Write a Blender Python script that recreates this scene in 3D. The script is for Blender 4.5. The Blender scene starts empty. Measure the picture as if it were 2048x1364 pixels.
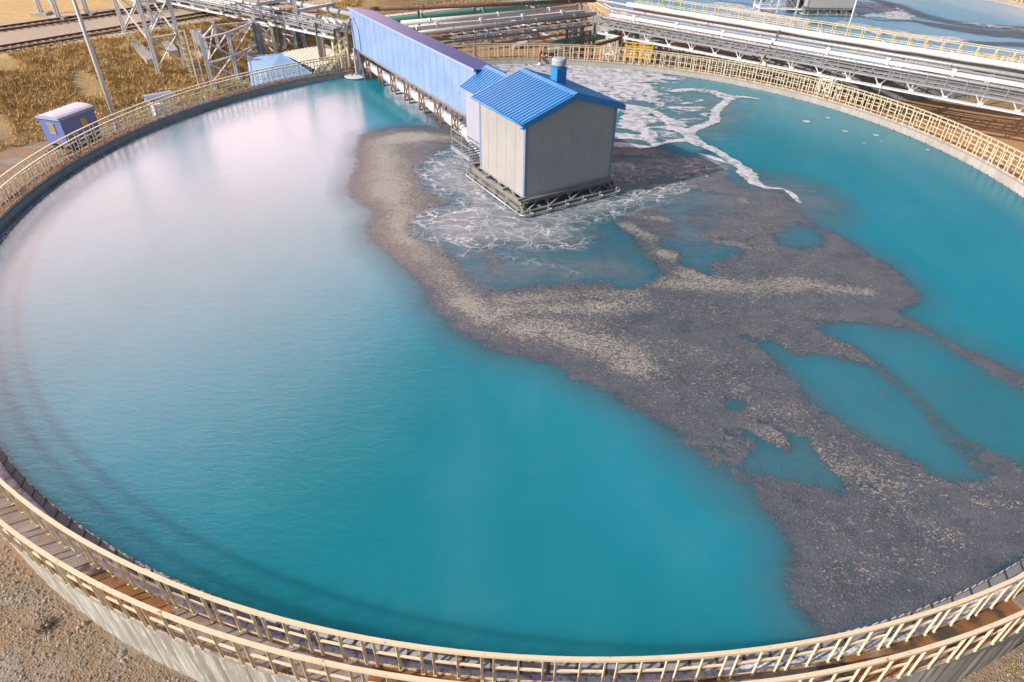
import bpy, math, random
import numpy as np
from mathutils import Vector, Matrix
random.seed(7); rng = np.random.default_rng(7)
PI = math.pi; R = math.radians
scn = bpy.context.scene
col = scn.collection

# ------------------------------------------------------------------ camera geometry (metres, tank centre = origin, water z = 0)
CAM = Vector((-1.4657, -32.4077, 14.2)); F = 1314.06 / 2048.0
AX = np.array([0.99989766, 0.00855356, 0.01146739]); AD = np.array([0.0143061, -0.59783481, -0.80149166]); AZ = np.array([0.0, 0.80157369, -0.597896])
def G(px, py, z=0.0):
    """where the sight line through photo pixel (px,py) meets the level z: used only to survey positions"""
    r = (px - 1024) / 1314.06 * AX + (py - 682) / 1314.06 * AD + AZ
    t = (z - CAM.z) / r[2]
    return Vector((CAM.x + r[0] * t, CAM.y + r[1] * t, z))

# ------------------------------------------------------------------ materials
class NT:
    def __init__(s, name):
        s.m = bpy.data.materials.new(name); s.m.use_nodes = True; s.t = s.m.node_tree; s.t.nodes.clear()
        s.out = s.t.nodes.new('ShaderNodeOutputMaterial')
    def n(s, typ, **kw):
        nd = s.t.nodes.new(typ)
        for k, v in kw.items():
            if k.startswith('i_'):
                key = k[2:]; key = int(key) if key.isdigit() else key.replace('_', ' ')
                sk = nd.inputs[key]
                if hasattr(v, 'is_linked') or isinstance(v, bpy.types.NodeSocket): s.t.links.new(v, sk)
                else: sk.default_value = v
            else: setattr(nd, k, v)
        return nd
    def link(s, a, b): s.t.links.new(a, b)
    def math(s, op, a, b=0.0, c=None, clamp=False):
        nd = s.t.nodes.new('ShaderNodeMath'); nd.operation = op; nd.use_clamp = clamp
        for i, v in enumerate((a, b) if c is None else (a, b, c)):
            if isinstance(v, bpy.types.NodeSocket): s.t.links.new(v, nd.inputs[i])
            else: nd.inputs[i].default_value = v
        return nd.outputs[0]
    def ss(s, v, lo, hi):
        nd = s.t.nodes.new('ShaderNodeMapRange'); nd.interpolation_type = 'SMOOTHSTEP'
        s.t.links.new(v, nd.inputs[0])
        for i, q in ((1, lo), (2, hi)):
            if isinstance(q, bpy.types.NodeSocket): s.t.links.new(q, nd.inputs[i])
            else: nd.inputs[i].default_value = q
        return nd.outputs[0]
    def mix(s, f, a, b):
        nd = s.t.nodes.new('ShaderNodeMix'); nd.data_type = 'RGBA'
        for k, v in ((0, f), (6, a), (7, b)):
            if isinstance(v, bpy.types.NodeSocket): s.t.links.new(v, nd.inputs[k])
            else: nd.inputs[k].default_value = v if k == 0 else (*v[:3], 1)
        return nd.outputs[2]
    def noise(s, vec, scale, detail=4, rough=.55, dist=0.0):
        nd = s.n('ShaderNodeTexNoise'); nd.inputs['Scale'].default_value = scale; nd.inputs['Detail'].default_value = detail
        nd.inputs['Roughness'].default_value = rough; nd.inputs['Distortion'].default_value = dist
        if vec is not None: s.link(vec, nd.inputs['Vector'])
        return nd.outputs['Fac']
    def pos(s): return s.n('ShaderNodeNewGeometry').outputs['Position']
    def obj(s): return s.n('ShaderNodeTexCoord').outputs['Object']
    def mapv(s, vec, scale=(1, 1, 1), rot=(0, 0, 0), loc=(0, 0, 0)):
        nd = s.n('ShaderNodeMapping'); s.link(vec, nd.inputs['Vector'])
        nd.inputs['Scale'].default_value = scale; nd.inputs['Rotation'].default_value = rot; nd.inputs['Location'].default_value = loc
        return nd.outputs[0]
    def xyz(s, vec):
        nd = s.n('ShaderNodeSeparateXYZ'); s.link(vec, nd.inputs[0]); return nd.outputs
    def bump(s, h, strength=.3, dist=.05):
        nd = s.n('ShaderNodeBump'); nd.inputs['Strength'].default_value = strength; nd.inputs['Distance'].default_value = dist
        s.link(h, nd.inputs['Height']); return nd.outputs[0]
    def pbsdf(s, base, rough=.6, metal=0.0, normal=None, **kw):
        nd = s.n('ShaderNodeBsdfPrincipled')
        for k, v in (('Base Color', base), ('Roughness', rough), ('Metallic', metal)):
            if isinstance(v, bpy.types.NodeSocket): s.link(v, nd.inputs[k])
            else: nd.inputs[k].default_value = (*v[:3], 1) if k == 'Base Color' else v
        if normal is not None: s.link(normal, nd.inputs['Normal'])
        for k, v in kw.items():
            key = k.replace('_', ' ')
            if isinstance(v, bpy.types.NodeSocket): s.link(v, nd.inputs[key])
            else: nd.inputs[key].default_value = v
        return nd.outputs[0]
    def done(s, sh): s.link(sh, s.out.inputs[0]); return s.m

def paint(name, c, rough=.5, rust=0.0, dirt=.15, metal=0.0, scale=3.0, bump=.05):
    t = NT(name); p = t.pos()
    a = t.noise(p, scale, 6, .6); b = t.noise(p, scale * 6, 4, .6)
    base = t.mix(t.math('MULTIPLY', t.ss(a, .35, .75), dirt), c, tuple(x * .55 for x in c))
    base = t.mix(t.math('MULTIPLY', t.ss(b, .45, .7), dirt * .8), base, (.32, .26, .2))
    if rust > 0:
        r = t.ss(t.math('ADD', t.math('MULTIPLY', a, .6), t.math('MULTIPLY', b, .4)), .62 - .25 * rust, .70 - .2 * rust)
        base = t.mix(r, base, t.mix(b, (.10, .04, .02), (.36, .15, .05)))
    return t.done(t.pbsdf(base, rough, metal, t.bump(b, bump, .02)))

M = {}
M['cream'] = paint('cream_rail_paint', (.84, .715, .50), .5, .14, .16)
M['cream_rusty'] = paint('cream_paint_rusting', (.70, .55, .36), .55, .5, .3)
M['rust'] = paint('rusty_steel', (.22, .10, .05), .8, .8, .3)
M['white'] = paint('white_paint', (.78, .78, .80), .45, .05, .18)
M['offwhite'] = paint('offwhite_lagging', (.80, .79, .77), .6, .04, .25, bump=.3)
M['grey'] = paint('grey_steel', (.36, .38, .41), .5, .1, .25)
M['galv'] = paint('galvanised_steel', (.50, .51, .53), .4, .06, .25, .35)
M['dark'] = paint('dark_steel', (.10, .11, .13), .6, .2, .3)
M['green'] = paint('green_pipe_paint', (.16, .45, .34), .5, .12, .25)
M['yellow'] = paint('yellow_paint', (.85, .48, .03), .45, .1, .15)
M['yellow_pale'] = paint('pale_yellow_paint', (.80, .68, .36), .5, .12, .2)
M['brownpipe'] = paint('brown_slurry_pipe', (.17, .10, .07), .6, .4, .3)
M['blue'] = paint('blue_sheet', (.030, .285, .66), .42, .05, .22)
M['blue_gal'] = None
M['bluecabin'] = paint('blue_cabin_paint', (.16, .22, .52), .5, .08, .2)
M['bluecabinlight'] = paint('pale_blue_roof_sheet', (.42, .48, .66), .45, .05, .2)
M['skyblue'] = paint('sky_blue_sheet', (.34, .60, .90), .5, .03, .1)
M['glass'] = paint('dark_window', (.03, .035, .04), .1, 0, 0)
M['platform'] = paint('grey_green_platform_steel', (.30, .30, .29), .55, .25, .35)

def gallery_mat():
    t = NT('blue_gallery_sheet'); p = t.obj(); x = t.xyz(p)
    a = t.noise(p, .8, 5, .6); b = t.noise(t.mapv(p, (4, 4, .3)), 2, 4)
    base = t.mix(t.ss(a, .3, .75), (.25, .38, .74), (.34, .45, .77))
    base = t.mix(t.math('MULTIPLY', t.ss(b, .55, .8), .3), base, (.34, .36, .5))
    w = t.n('ShaderNodeTexWave', wave_type='BANDS', bands_direction='X'); w.inputs['Scale'].default_value = 0.0
    return t.done(t.pbsdf(base, .42, 0, t.bump(a, .05, .03)))
M['blue_gal'] = gallery_mat()

def cladding():
    t = NT('pale_grey_wall_cladding'); p = t.obj()
    a = t.noise(p, .7, 5, .6); s = t.noise(t.mapv(p, (5, 5, .35)), 1.6, 5, .65)
    base = t.mix(t.ss(a, .35, .8), (.47, .44, .425), (.41, .385, .375))
    base = t.mix(t.math('MULTIPLY', t.ss(s, .52, .8), .3), base, (.42, .38, .36))
    return t.done(t.pbsdf(base, .5, 0, t.bump(s, .04, .02)))
M['clad'] = cladding()

def concrete(name, c1, c2, c3, polar=True, seams=56):
    t = NT(name); p = t.obj(); x, y, z = t.xyz(p)
    if polar:
        th = t.math('ARCTAN2', y, x); u = t.math('MULTIPLY', th, 26.0)
    else: u = x
    cv = t.n('ShaderNodeCombineXYZ'); t.link(u, cv.inputs[0]); t.link(t.math('MULTIPLY', z, .10), cv.inputs[2])
    st = t.noise(cv.outputs[0], 2.6, 7, .68); st2 = t.noise(cv.outputs[0], 9.0, 4, .6); blot = t.noise(p, 1.1, 6, .62)
    fine = t.noise(p, 22, 4, .6)
    base = t.mix(t.ss(st, .40, .62), c1, c2)
    base = t.mix(t.math('MULTIPLY', t.ss(st2, .54, .62), .8), base, c3)
    base = t.mix(t.math('MULTIPLY', t.ss(blot, .5, .75), .45), base, tuple(q * .55 for q in c1))
    base = t.mix(t.math('MULTIPLY', fine, .25), base, tuple(q * .6 for q in c2))
    if seams:
        fr = t.math('FRACT', t.math('MULTIPLY', t.math('ADD', t.math('DIVIDE', u, 26.0 * 2 * PI), .5), seams))
        sm = t.math('SUBTRACT', 1.0, t.ss(t.math('ABSOLUTE', t.math('SUBTRACT', fr, .5)), .004, .018))
        base = t.mix(t.math('MULTIPLY', sm, .7), base, (.12, .11, .10))
        pid = t.math('FLOOR', t.math('MULTIPLY', t.math('ADD', t.math('DIVIDE', u, 26.0 * 2 * PI), .5), seams))
        wn = t.n('ShaderNodeTexWhiteNoise', noise_dimensions='1D'); t.link(pid, wn.inputs['W'])
        base = t.mix(t.math('MULTIPLY', wn.outputs[0], .30), base, (.55, .53, .5))
    return t.done(t.pbsdf(base, .85, 0, t.bump(t.math('ADD', st, t.math('MULTIPLY', fine, .4)), .35, .03)))
M['tankwall'] = concrete('stained_precast_concrete', (.29, .26, .215), (.52, .49, .43), (.76, .75, .72))
M['tankwall2'] = concrete('dark_streaked_concrete', (.15, .155, .165), (.24, .24, .25), (.36, .36, .37))
M['tankinner'] = concrete('rim_concrete', (.42, .40, .37), (.50, .48, .44), (.36, .33, .29), True, 0)
M['concrete'] = concrete('plain_concrete', (.44, .41, .37), (.52, .49, .45), (.55, .53, .5), False, 0)

def weir_mat():
    t = NT('wet_grey_weir'); p = t.obj(); x, y, z = t.xyz(p)
    th = t.math('MULTIPLY', t.math('ARCTAN2', y, x), 25.1)
    n1 = t.noise(p, 14, 5, .6)
    fr = t.math('FRACT', t.math('MULTIPLY', th, 1.0 / .62))
    sm = t.math('SUBTRACT', 1.0, t.ss(t.math('ABSOLUTE', t.math('SUBTRACT', fr, .5)), .04, .09))
    base = t.mix(n1, (.20, .21, .23), (.42, .43, .46))
    base = t.mix(t.math('MULTIPLY', sm, .85), base, (.02, .02, .025))
    return t.done(t.pbsdf(base, .45, 0, t.bump(n1, .5, .03)))
M['weir'] = weir_mat()

def grating():
    t = NT('rusty_expanded_metal_grating'); p = t.obj(); x, y, z = t.xyz(p)
    th = t.math('ARCTAN2', y, x); u = t.math('MULTIPLY', th, 26.0)
    rr = t.math('SQRT', t.math('ADD', t.math('MULTIPLY', x, x), t.math('MULTIPLY', y, y)))
    # panels, each with its own amount of rust
    k = t.math('MULTIPLY', th, 65.0 / (2 * PI)); pid = t.math('FLOOR', k); fr = t.math('FRACT', k)
    wn = t.n('ShaderNodeTexWhiteNoise', noise_dimensions='1D'); t.link(pid, wn.inputs['W'])
    a = t.noise(p, 1.3, 6, .65); f = t.noise(p, 30, 3, .6)
    rustf = t.ss(t.math('ADD', t.math('MULTIPLY', a, .8), t.math('MULTIPLY', wn.outputs[0], .55)), .42, .66)
    metal = t.mix(f, (.30, .26, .22), (.50, .45, .40))
    rust = t.mix(f, (.20, .085, .03), (.50, .24, .09))
    dk = t.mix(f, (.07, .05, .04), (.16, .12, .09))
    base = t.mix(rustf, metal, rust)
    base = t.mix(t.ss(t.noise(p, .8, 4), .55, .62), base, dk)
    # expanded-metal diamonds: open holes drawn by two crossing waves
    w1 = t.math('SINE', t.math('MULTIPLY', t.math('ADD', u, rr), 2 * PI / .075)); w2 = t.math('SINE', t.math('MULTIPLY', t.math('SUBTRACT', u, rr), 2 * PI / .075))
    hole = t.ss(t.math('MULTIPLY', w1, w2), .05, .35)
    edge = t.math('SUBTRACT', 1.0, t.ss(t.math('ABSOLUTE', t.math('SUBTRACT', fr, .5)), .44, .46))
    hole = t.math('MULTIPLY', hole, edge)
    tr = t.n('ShaderNodeBsdfTransparent').outputs[0]
    b = t.pbsdf(base, .75, .2, t.bump(t.math('MULTIPLY', w1, w2), .4, .02))
    ms = t.n('ShaderNodeMixShader'); t.link(t.math('MULTIPLY', hole, .72), ms.inputs[0]); t.link(b, ms.inputs[1]); t.link(tr, ms.inputs[2])
    return t.done(ms.outputs[0])
M['grating'] = grating()

def water_mat(name, c1, c2, c3, roughness=.17, rad=1.0):
    t = NT(name); p = t.pos()
    lo = t.noise(p, .05, 3, .5); lo2 = t.noise(t.mapv(p, (1, .35, 1), (0, 0, .5)), .13, 5, .6); lo3 = t.noise(p, .35, 4, .6, .5)
    base = t.mix(t.ss(lo, .36, .64), c1, c2)
    base = t.mix(t.math('MULTIPLY', t.ss(lo2, .42, .72), .55), base, c3)
    base = t.mix(t.math('MULTIPLY', t.ss(lo3, .5, .8), .12), base, (.12, .38, .48))
    r1 = t.noise(t.mapv(p, (1.0, 2.4, 1), (0, 0, .35)), 1.7, 3, .6, .8); r2 = t.noise(t.mapv(p, (1.0, 2.8, 1), (0, 0, .15)), 6.5, 3, .6, .4)
    h = t.math('ADD', t.math('MULTIPLY', r1, 1.0), t.math('MULTIPLY', r2, .45))
    nd = t.n('ShaderNodeBsdfPrincipled', subsurface_method='BURLEY')
    t.link(base, nd.inputs['Base Color']); nd.inputs['Roughness'].default_value = roughness; nd.inputs['IOR'].default_value = 1.36
    nd.inputs['Subsurface Weight'].default_value = 1.0; nd.inputs['Subsurface Radius'].default_value = (rad, rad, rad); nd.inputs['Subsurface Scale'].default_value = 1.9
    t.link(t.bump(h, .17, .05), nd.inputs['Normal'])
    return t.done(nd.outputs[0])
M['water'] = water_mat('turquoise_process_water', (.011, .212, .272), (.018, .243, .345), (.055, .275, .355))
M['water2'] = water_mat('pale_blue_process_water', (.16, .36, .50), (.26, .42, .60), (.34, .46, .64))
M['channel'] = None

def channel_mat():
    t = NT('foaming_channel_water'); p = t.pos()
    a = t.noise(p, 1.6, 6, .65, .8); b = t.noise(p, 9, 4, .6, .4)
    f = t.ss(t.math('ADD', t.math('MULTIPLY', a, .6), t.math('MULTIPLY', b, .4)), .33, .55)
    return t.done(t.pbsdf(t.mix(f, (.07, .10, .14), (.80, .82, .88)), .55, 0, t.bump(b, .8, .05)))
M['channel'] = channel_mat()

def sludge_mat(name='grey_floating_sludge'):
    t = NT(name); p = t.pos()
    d = t.n('ShaderNodeAttribute', attribute_name='dens').outputs['Fac']; rag = t.n('ShaderNodeAttribute', attribute_name='rag').outputs['Fac']
    gr = t.n('ShaderNodeAttribute', attribute_name='grain').outputs['Fac']; tan = t.n('ShaderNodeAttribute', attribute_name='tan').outputs['Fac']
    n1 = t.noise(p, 1.3, 8, .70, .6); n2 = t.noise(p, 6.5, 4, .6)
    rv = t.math('ADD', d, t.math('MULTIPLY', t.math('SUBTRACT', t.math('ADD', t.math('MULTIPLY', n1, .55), t.math('MULTIPLY', n2, .45)), .5), 2.6))
    ragged = t.ss(rv, .44, .52)
    st = t.noise(t.mapv(p, (.55, 1.7, 1), (0, 0, -.7)), 2.0, 7, .68, .7)
    soft = t.ss(t.math('ADD', d, t.math('MULTIPLY', t.math('SUBTRACT', st, .5), 1.1)), .22, .86)
    mx = t.n('ShaderNodeMix'); mx.data_type = 'FLOAT'; t.link(rag, mx.inputs[0]); t.link(soft, mx.inputs[2]); t.link(ragged, mx.inputs[3])
    film = t.n('ShaderNodeAttribute', attribute_name='film').outputs['Fac']; fn = t.noise(t.mapv(p, (.45, 1.3, 1), (0, 0, -.5)), .8, 6, .65, .9)
    film = t.math('MULTIPLY', film, t.math('ADD', .45, t.math('MULTIPLY', t.ss(fn, .25, .68), .55)))
    solidity = t.math('MULTIPLY', mx.outputs[0], t.math('SUBTRACT', .97, t.math('MULTIPLY', t.ss(t.noise(p, .7, 5, .6), .45, .75), .22)))
    alpha = t.math('MAXIMUM', solidity, film)
    # cream flakes of dried crust
    g1 = t.noise(t.mapv(p, (1.0, 1.7, 1), (0, 0, .45)), 6.0, 4, .68, .9); g2 = t.noise(t.mapv(p, (.8, 1.3, 1), (0, 0, -.5)), .55, 6, .65, .5); g3 = t.noise(t.mapv(p, (1, 1.7, 1), (0, 0, .6)), 15, 3, .65)
    gm = t.math('ADD', t.math('MULTIPLY', g1, .48), t.math('MULTIPLY', g3, .52))
    cov = t.math('ADD', gr, t.math('MULTIPLY', t.math('SUBTRACT', g2, .5), 1.15))
    thr = t.math('SUBTRACT', .628, t.math('MULTIPLY', cov, .165))
    flake = t.ss(t.math('SUBTRACT', gm, thr), 0.0, .028)
    flake = t.math('MULTIPLY', flake, t.ss(d, .35, .75))
    base = t.mix(t.ss(n1, .3, .7), (.076, .104, .146), (.145, .168, .21))
    base = t.mix(t.math('MULTIPLY', t.ss(t.noise(t.mapv(p, (.35, 1.5, 1), (0, 0, -.6)), .9, 6, .65, .8), .42, .70), .6), base, (.185, .205, .25))
    base = t.mix(t.math('MULTIPLY', t.ss(t.noise(p, 3.2, 6, .7), .52, .72), .35), base, (.06, .085, .12))
    base = t.mix(t.math('MULTIPLY', tan, .9), base, (.42, .33, .255))
    base = t.mix(t.ss(mx.outputs[0], .0, .5), (.145, .235, .315), base)
    cre = t.mix(n2, (.40, .38, .345), (.64, .605, .54))
    base = t.mix(flake, base, cre)
    h = t.math('ADD', t.math('MULTIPLY', flake, .7), t.math('ADD', t.math('MULTIPLY', gm, 1.5), t.math('MULTIPLY', n1, .9)))
    b = t.pbsdf(base, t.mix(flake, (.38, .38, .38), (.9, .9, .9)), 0, t.bump(h, 1.0, .13))
    tr = t.n('ShaderNodeBsdfTransparent').outputs[0]
    ms = t.n('ShaderNodeMixShader'); t.link(alpha, ms.inputs[0]); t.link(tr, ms.inputs[1]); t.link(b, ms.inputs[2])
    return t.done(ms.outputs[0])
M['sludge'] = sludge_mat()

def foam_mat():
    t = NT('white_floating_foam'); p = t.pos()
    w = t.n('ShaderNodeAttribute', attribute_name='solid').outputs['Fac']; l = t.n('ShaderNodeAttribute', attribute_name='lace').outputs['Fac']
    mk = t.n('ShaderNodeAttribute', attribute_name='murk').outputs['Fac']
    n1 = t.noise(t.mapv(p, (.75, 1.25, 1), (0, 0, .3)), .75, 7, .62, 1.4); n2 = t.noise(p, 4.5, 5, .65)
    sv = t.math('ADD', w, t.math('MULTIPLY', t.math('SUBTRACT', t.math('ADD', t.math('MULTIPLY', n1, .82), t.math('MULTIPLY', n2, .18)), .5), 2.6))
    solid = t.math('MULTIPLY', t.math('MULTIPLY', t.ss(sv, .42, .66), t.math('ADD', .55, t.math('MULTIPLY', t.ss(t.noise(p, 1.7, 6, .66, .8), .3, .6), .45))), t.ss(w, .02, .10))
    wp = t.n('ShaderNodeTexNoise'); wp.inputs['Scale'].default_value = .55; wp.inputs['Detail'].default_value = 2; t.link(p, wp.inputs['Vector'])
    wq = t.n('ShaderNodeTexNoise'); wq.inputs['Scale'].default_value = 2.3; wq.inputs['Detail'].default_value = 3; t.link(p, wq.inputs['Vector'])
    def cells(sc, stretch, lo, hi, amp, amp2):
        va = t.n('ShaderNodeVectorMath', operation='SCALE'); t.link(wp.outputs['Color'], va.inputs[0]); va.inputs['Scale'].default_value = amp
        vc = t.n('ShaderNodeVectorMath', operation='SCALE'); t.link(wq.outputs['Color'], vc.inputs[0]); vc.inputs['Scale'].default_value = amp2
        vb = t.n('ShaderNodeVectorMath', operation='ADD'); t.link(t.mapv(p, stretch, (0, 0, .3)), vb.inputs[0]); t.link(va.outputs[0], vb.inputs[1])
        vd = t.n('ShaderNodeVectorMath', operation='ADD'); t.link(vb.outputs[0], vd.inputs[0]); t.link(vc.outputs[0], vd.inputs[1])
        vo = t.n('ShaderNodeTexVoronoi', feature='DISTANCE_TO_EDGE'); vo.inputs['Scale'].default_value = sc; t.link(vd.outputs[0], vo.inputs['Vector'])
        return t.math('SUBTRACT', 1.0, t.ss(vo.outputs['Distance'], lo, hi))
    c1 = cells(1.05, (.72, 1.3, 1), .0, .125, 3.0, .9); c2 = cells(2.3, (.62, 1.5, 1), .0, .15, 2.4, .7); c3 = cells(4.0, (.6, 1.5, 1), .0, .2, 1.6, .5)
    m1 = t.ss(t.noise(p, .7, 5, .6, .6), .35, .62); m2 = t.ss(t.noise(t.mapv(p, (.6, 1.3, 1)), 1.3, 5, .62, .6), .38, .66)
    ln = t.math('MAXIMUM', t.math('MULTIPLY', c1, t.math('ADD', .45, t.math('MULTIPLY', m1, .55))), t.math('MAXIMUM', t.math('MULTIPLY', t.math('MULTIPLY', c2, .85), m2), t.math('MULTIPLY', t.math('MULTIPLY', c3, .5), t.math('MULTIPLY', m1, m2))))
    lace = t.math('MULTIPLY', ln, t.ss(l, .05, .8))
    wisps = t.math('MULTIPLY', t.math('MULTIPLY', t.ss(t.noise(t.mapv(p, (.4, 1.8, 1), (0, 0, .15)), 2.4, 6, .68, 1.2), .46, .72), .55), l)
    white = t.math('MAXIMUM', solid, t.math('MAXIMUM', lace, wisps))
    murk = t.math('MULTIPLY', t.math('MULTIPLY', mk, .85), t.ss(t.math('ADD', mk, t.math('SUBTRACT', n1, .5)), .15, .7))
    alpha = t.math('MULTIPLY', t.math('MAXIMUM', white, murk), .96)
    base = t.mix(white, t.mix(m1, (.20, .255, .29), (.31, .33, .355)), (.70, .71, .76))
    b = t.pbsdf(base, .45, 0, t.bump(t.math('ADD', white, t.math('MULTIPLY', n2, .4)), .4, .04))
    tr = t.n('ShaderNodeBsdfTransparent').outputs[0]
    ms = t.n('ShaderNodeMixShader'); t.link(alpha, ms.inputs[0]); t.link(tr, ms.inputs[1]); t.link(b, ms.inputs[2])
    return t.done(ms.outputs[0])
M['foam'] = foam_mat()

def ground_mat():
    t = NT('dry_ground'); p = t.pos(); x, y, z = t.xyz(p)
    off = t.math('ADD', t.math('MULTIPLY', x, -.76), t.math('MULTIPLY', y, .65))
    a = t.noise(p, .16, 6, .62); b = t.noise(p, 1.3, 7, .68); c = t.noise(p, 9, 5, .7)
    vo = t.n('ShaderNodeTexVoronoi'); vo.inputs['Scale'].default_value = 13; t.link(p, vo.inputs['Vector'])
    st = t.ss(vo.outputs['Distance'], .55, .2)
    dirt = t.mix(t.ss(b, .3, .7), (.27, .19, .125), (.37, .285, .20))
    dirt = t.mix(t.math('MULTIPLY', t.ss(a, .40, .65), .7), dirt, (.42, .25, .14))
    dirt = t.mix(t.math('MULTIPLY', t.ss(c, .5, .75), .6), dirt, (.46, .41, .36))
    dirt = t.mix(t.math('MULTIPLY', t.ss(c, .48, .25), .55), dirt, (.14, .10, .07))
    gp = t.noise(p, .45, 6, .66, .5)
    dirt = t.mix(t.math('MULTIPLY', t.ss(gp, .50, .66), .75), dirt, t.mix(c, (.30, .27, .235), (.48, .45, .41)))
    dirt = t.mix(t.math('MULTIPLY', t.ss(gp, .42, .30), .6), dirt, (.40, .225, .12))
    org = t.mix(t.ss(b, .3, .7), (.40, .22, .10), (.48, .29, .14))
    dirt = t.mix(t.ss(t.math('ADD', t.math('MULTIPLY', x, .5), y), 18.0, 26.0), dirt, org)
    grass = t.mix(t.ss(b, .3, .7), (.58, .38, .15), (.72, .51, .24))
    grass = t.mix(t.math('MULTIPLY', t.ss(c, .45, .7), .5), grass, (.60, .42, .16))
    offn = t.math('ADD', off, t.math('MULTIPLY', t.math('SUBTRACT', a, .5), 3.0))
    gm = t.math('MULTIPLY', t.ss(offn, 34.0, 36.5), t.ss(x, -14.0, -19.0))
    base = t.mix(gm, dirt, grass)
    grav = t.mix(c, (.42, .34, .26), (.62, .53, .43))
    gv = t.math('MULTIPLY', t.ss(offn, 43.0, 43.6), t.ss(offn, 57.0, 55.5))
    base = t.mix(t.math('MULTIPLY', gv, .9), base, grav)
    return t.done(t.pbsdf(base, .95, 0, t.bump(t.math('ADD', c, t.math('ADD', b, t.math('MULTIPLY', st, .35))), .8, .06)))
M['ground'] = ground_mat()
def stone_mat():
    t = NT('pebble_stone'); oi = t.noise(t.pos(), 7, 2)
    return t.done(t.pbsdf(t.mix(t.ss(oi, .3, .7), (.26, .20, .15), (.52, .46, .40)), .9))
M['stone'] = stone_mat()
def grass_mat():
    t = NT('dry_straw_grass'); p = t.pos(); a = t.noise(p, 1.0, 4); b = t.noise(p, 11, 3)
    c = t.mix(t.ss(a, .35, .65), (.62, .42, .17), (.80, .60, .30)); c = t.mix(t.math('MULTIPLY', t.ss(b, .5, .7), .5), c, (.54, .36, .15))
    return t.done(t.pbsdf(c, .8))
M['grass'] = grass_mat()
M['sleeper'] = paint('weathered_sleeper', (.20, .15, .11), .9, 0, .3)
M['railsteel'] = paint('brown_rail_steel', (.22, .12, .07), .6, .5, .3, .3)

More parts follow.
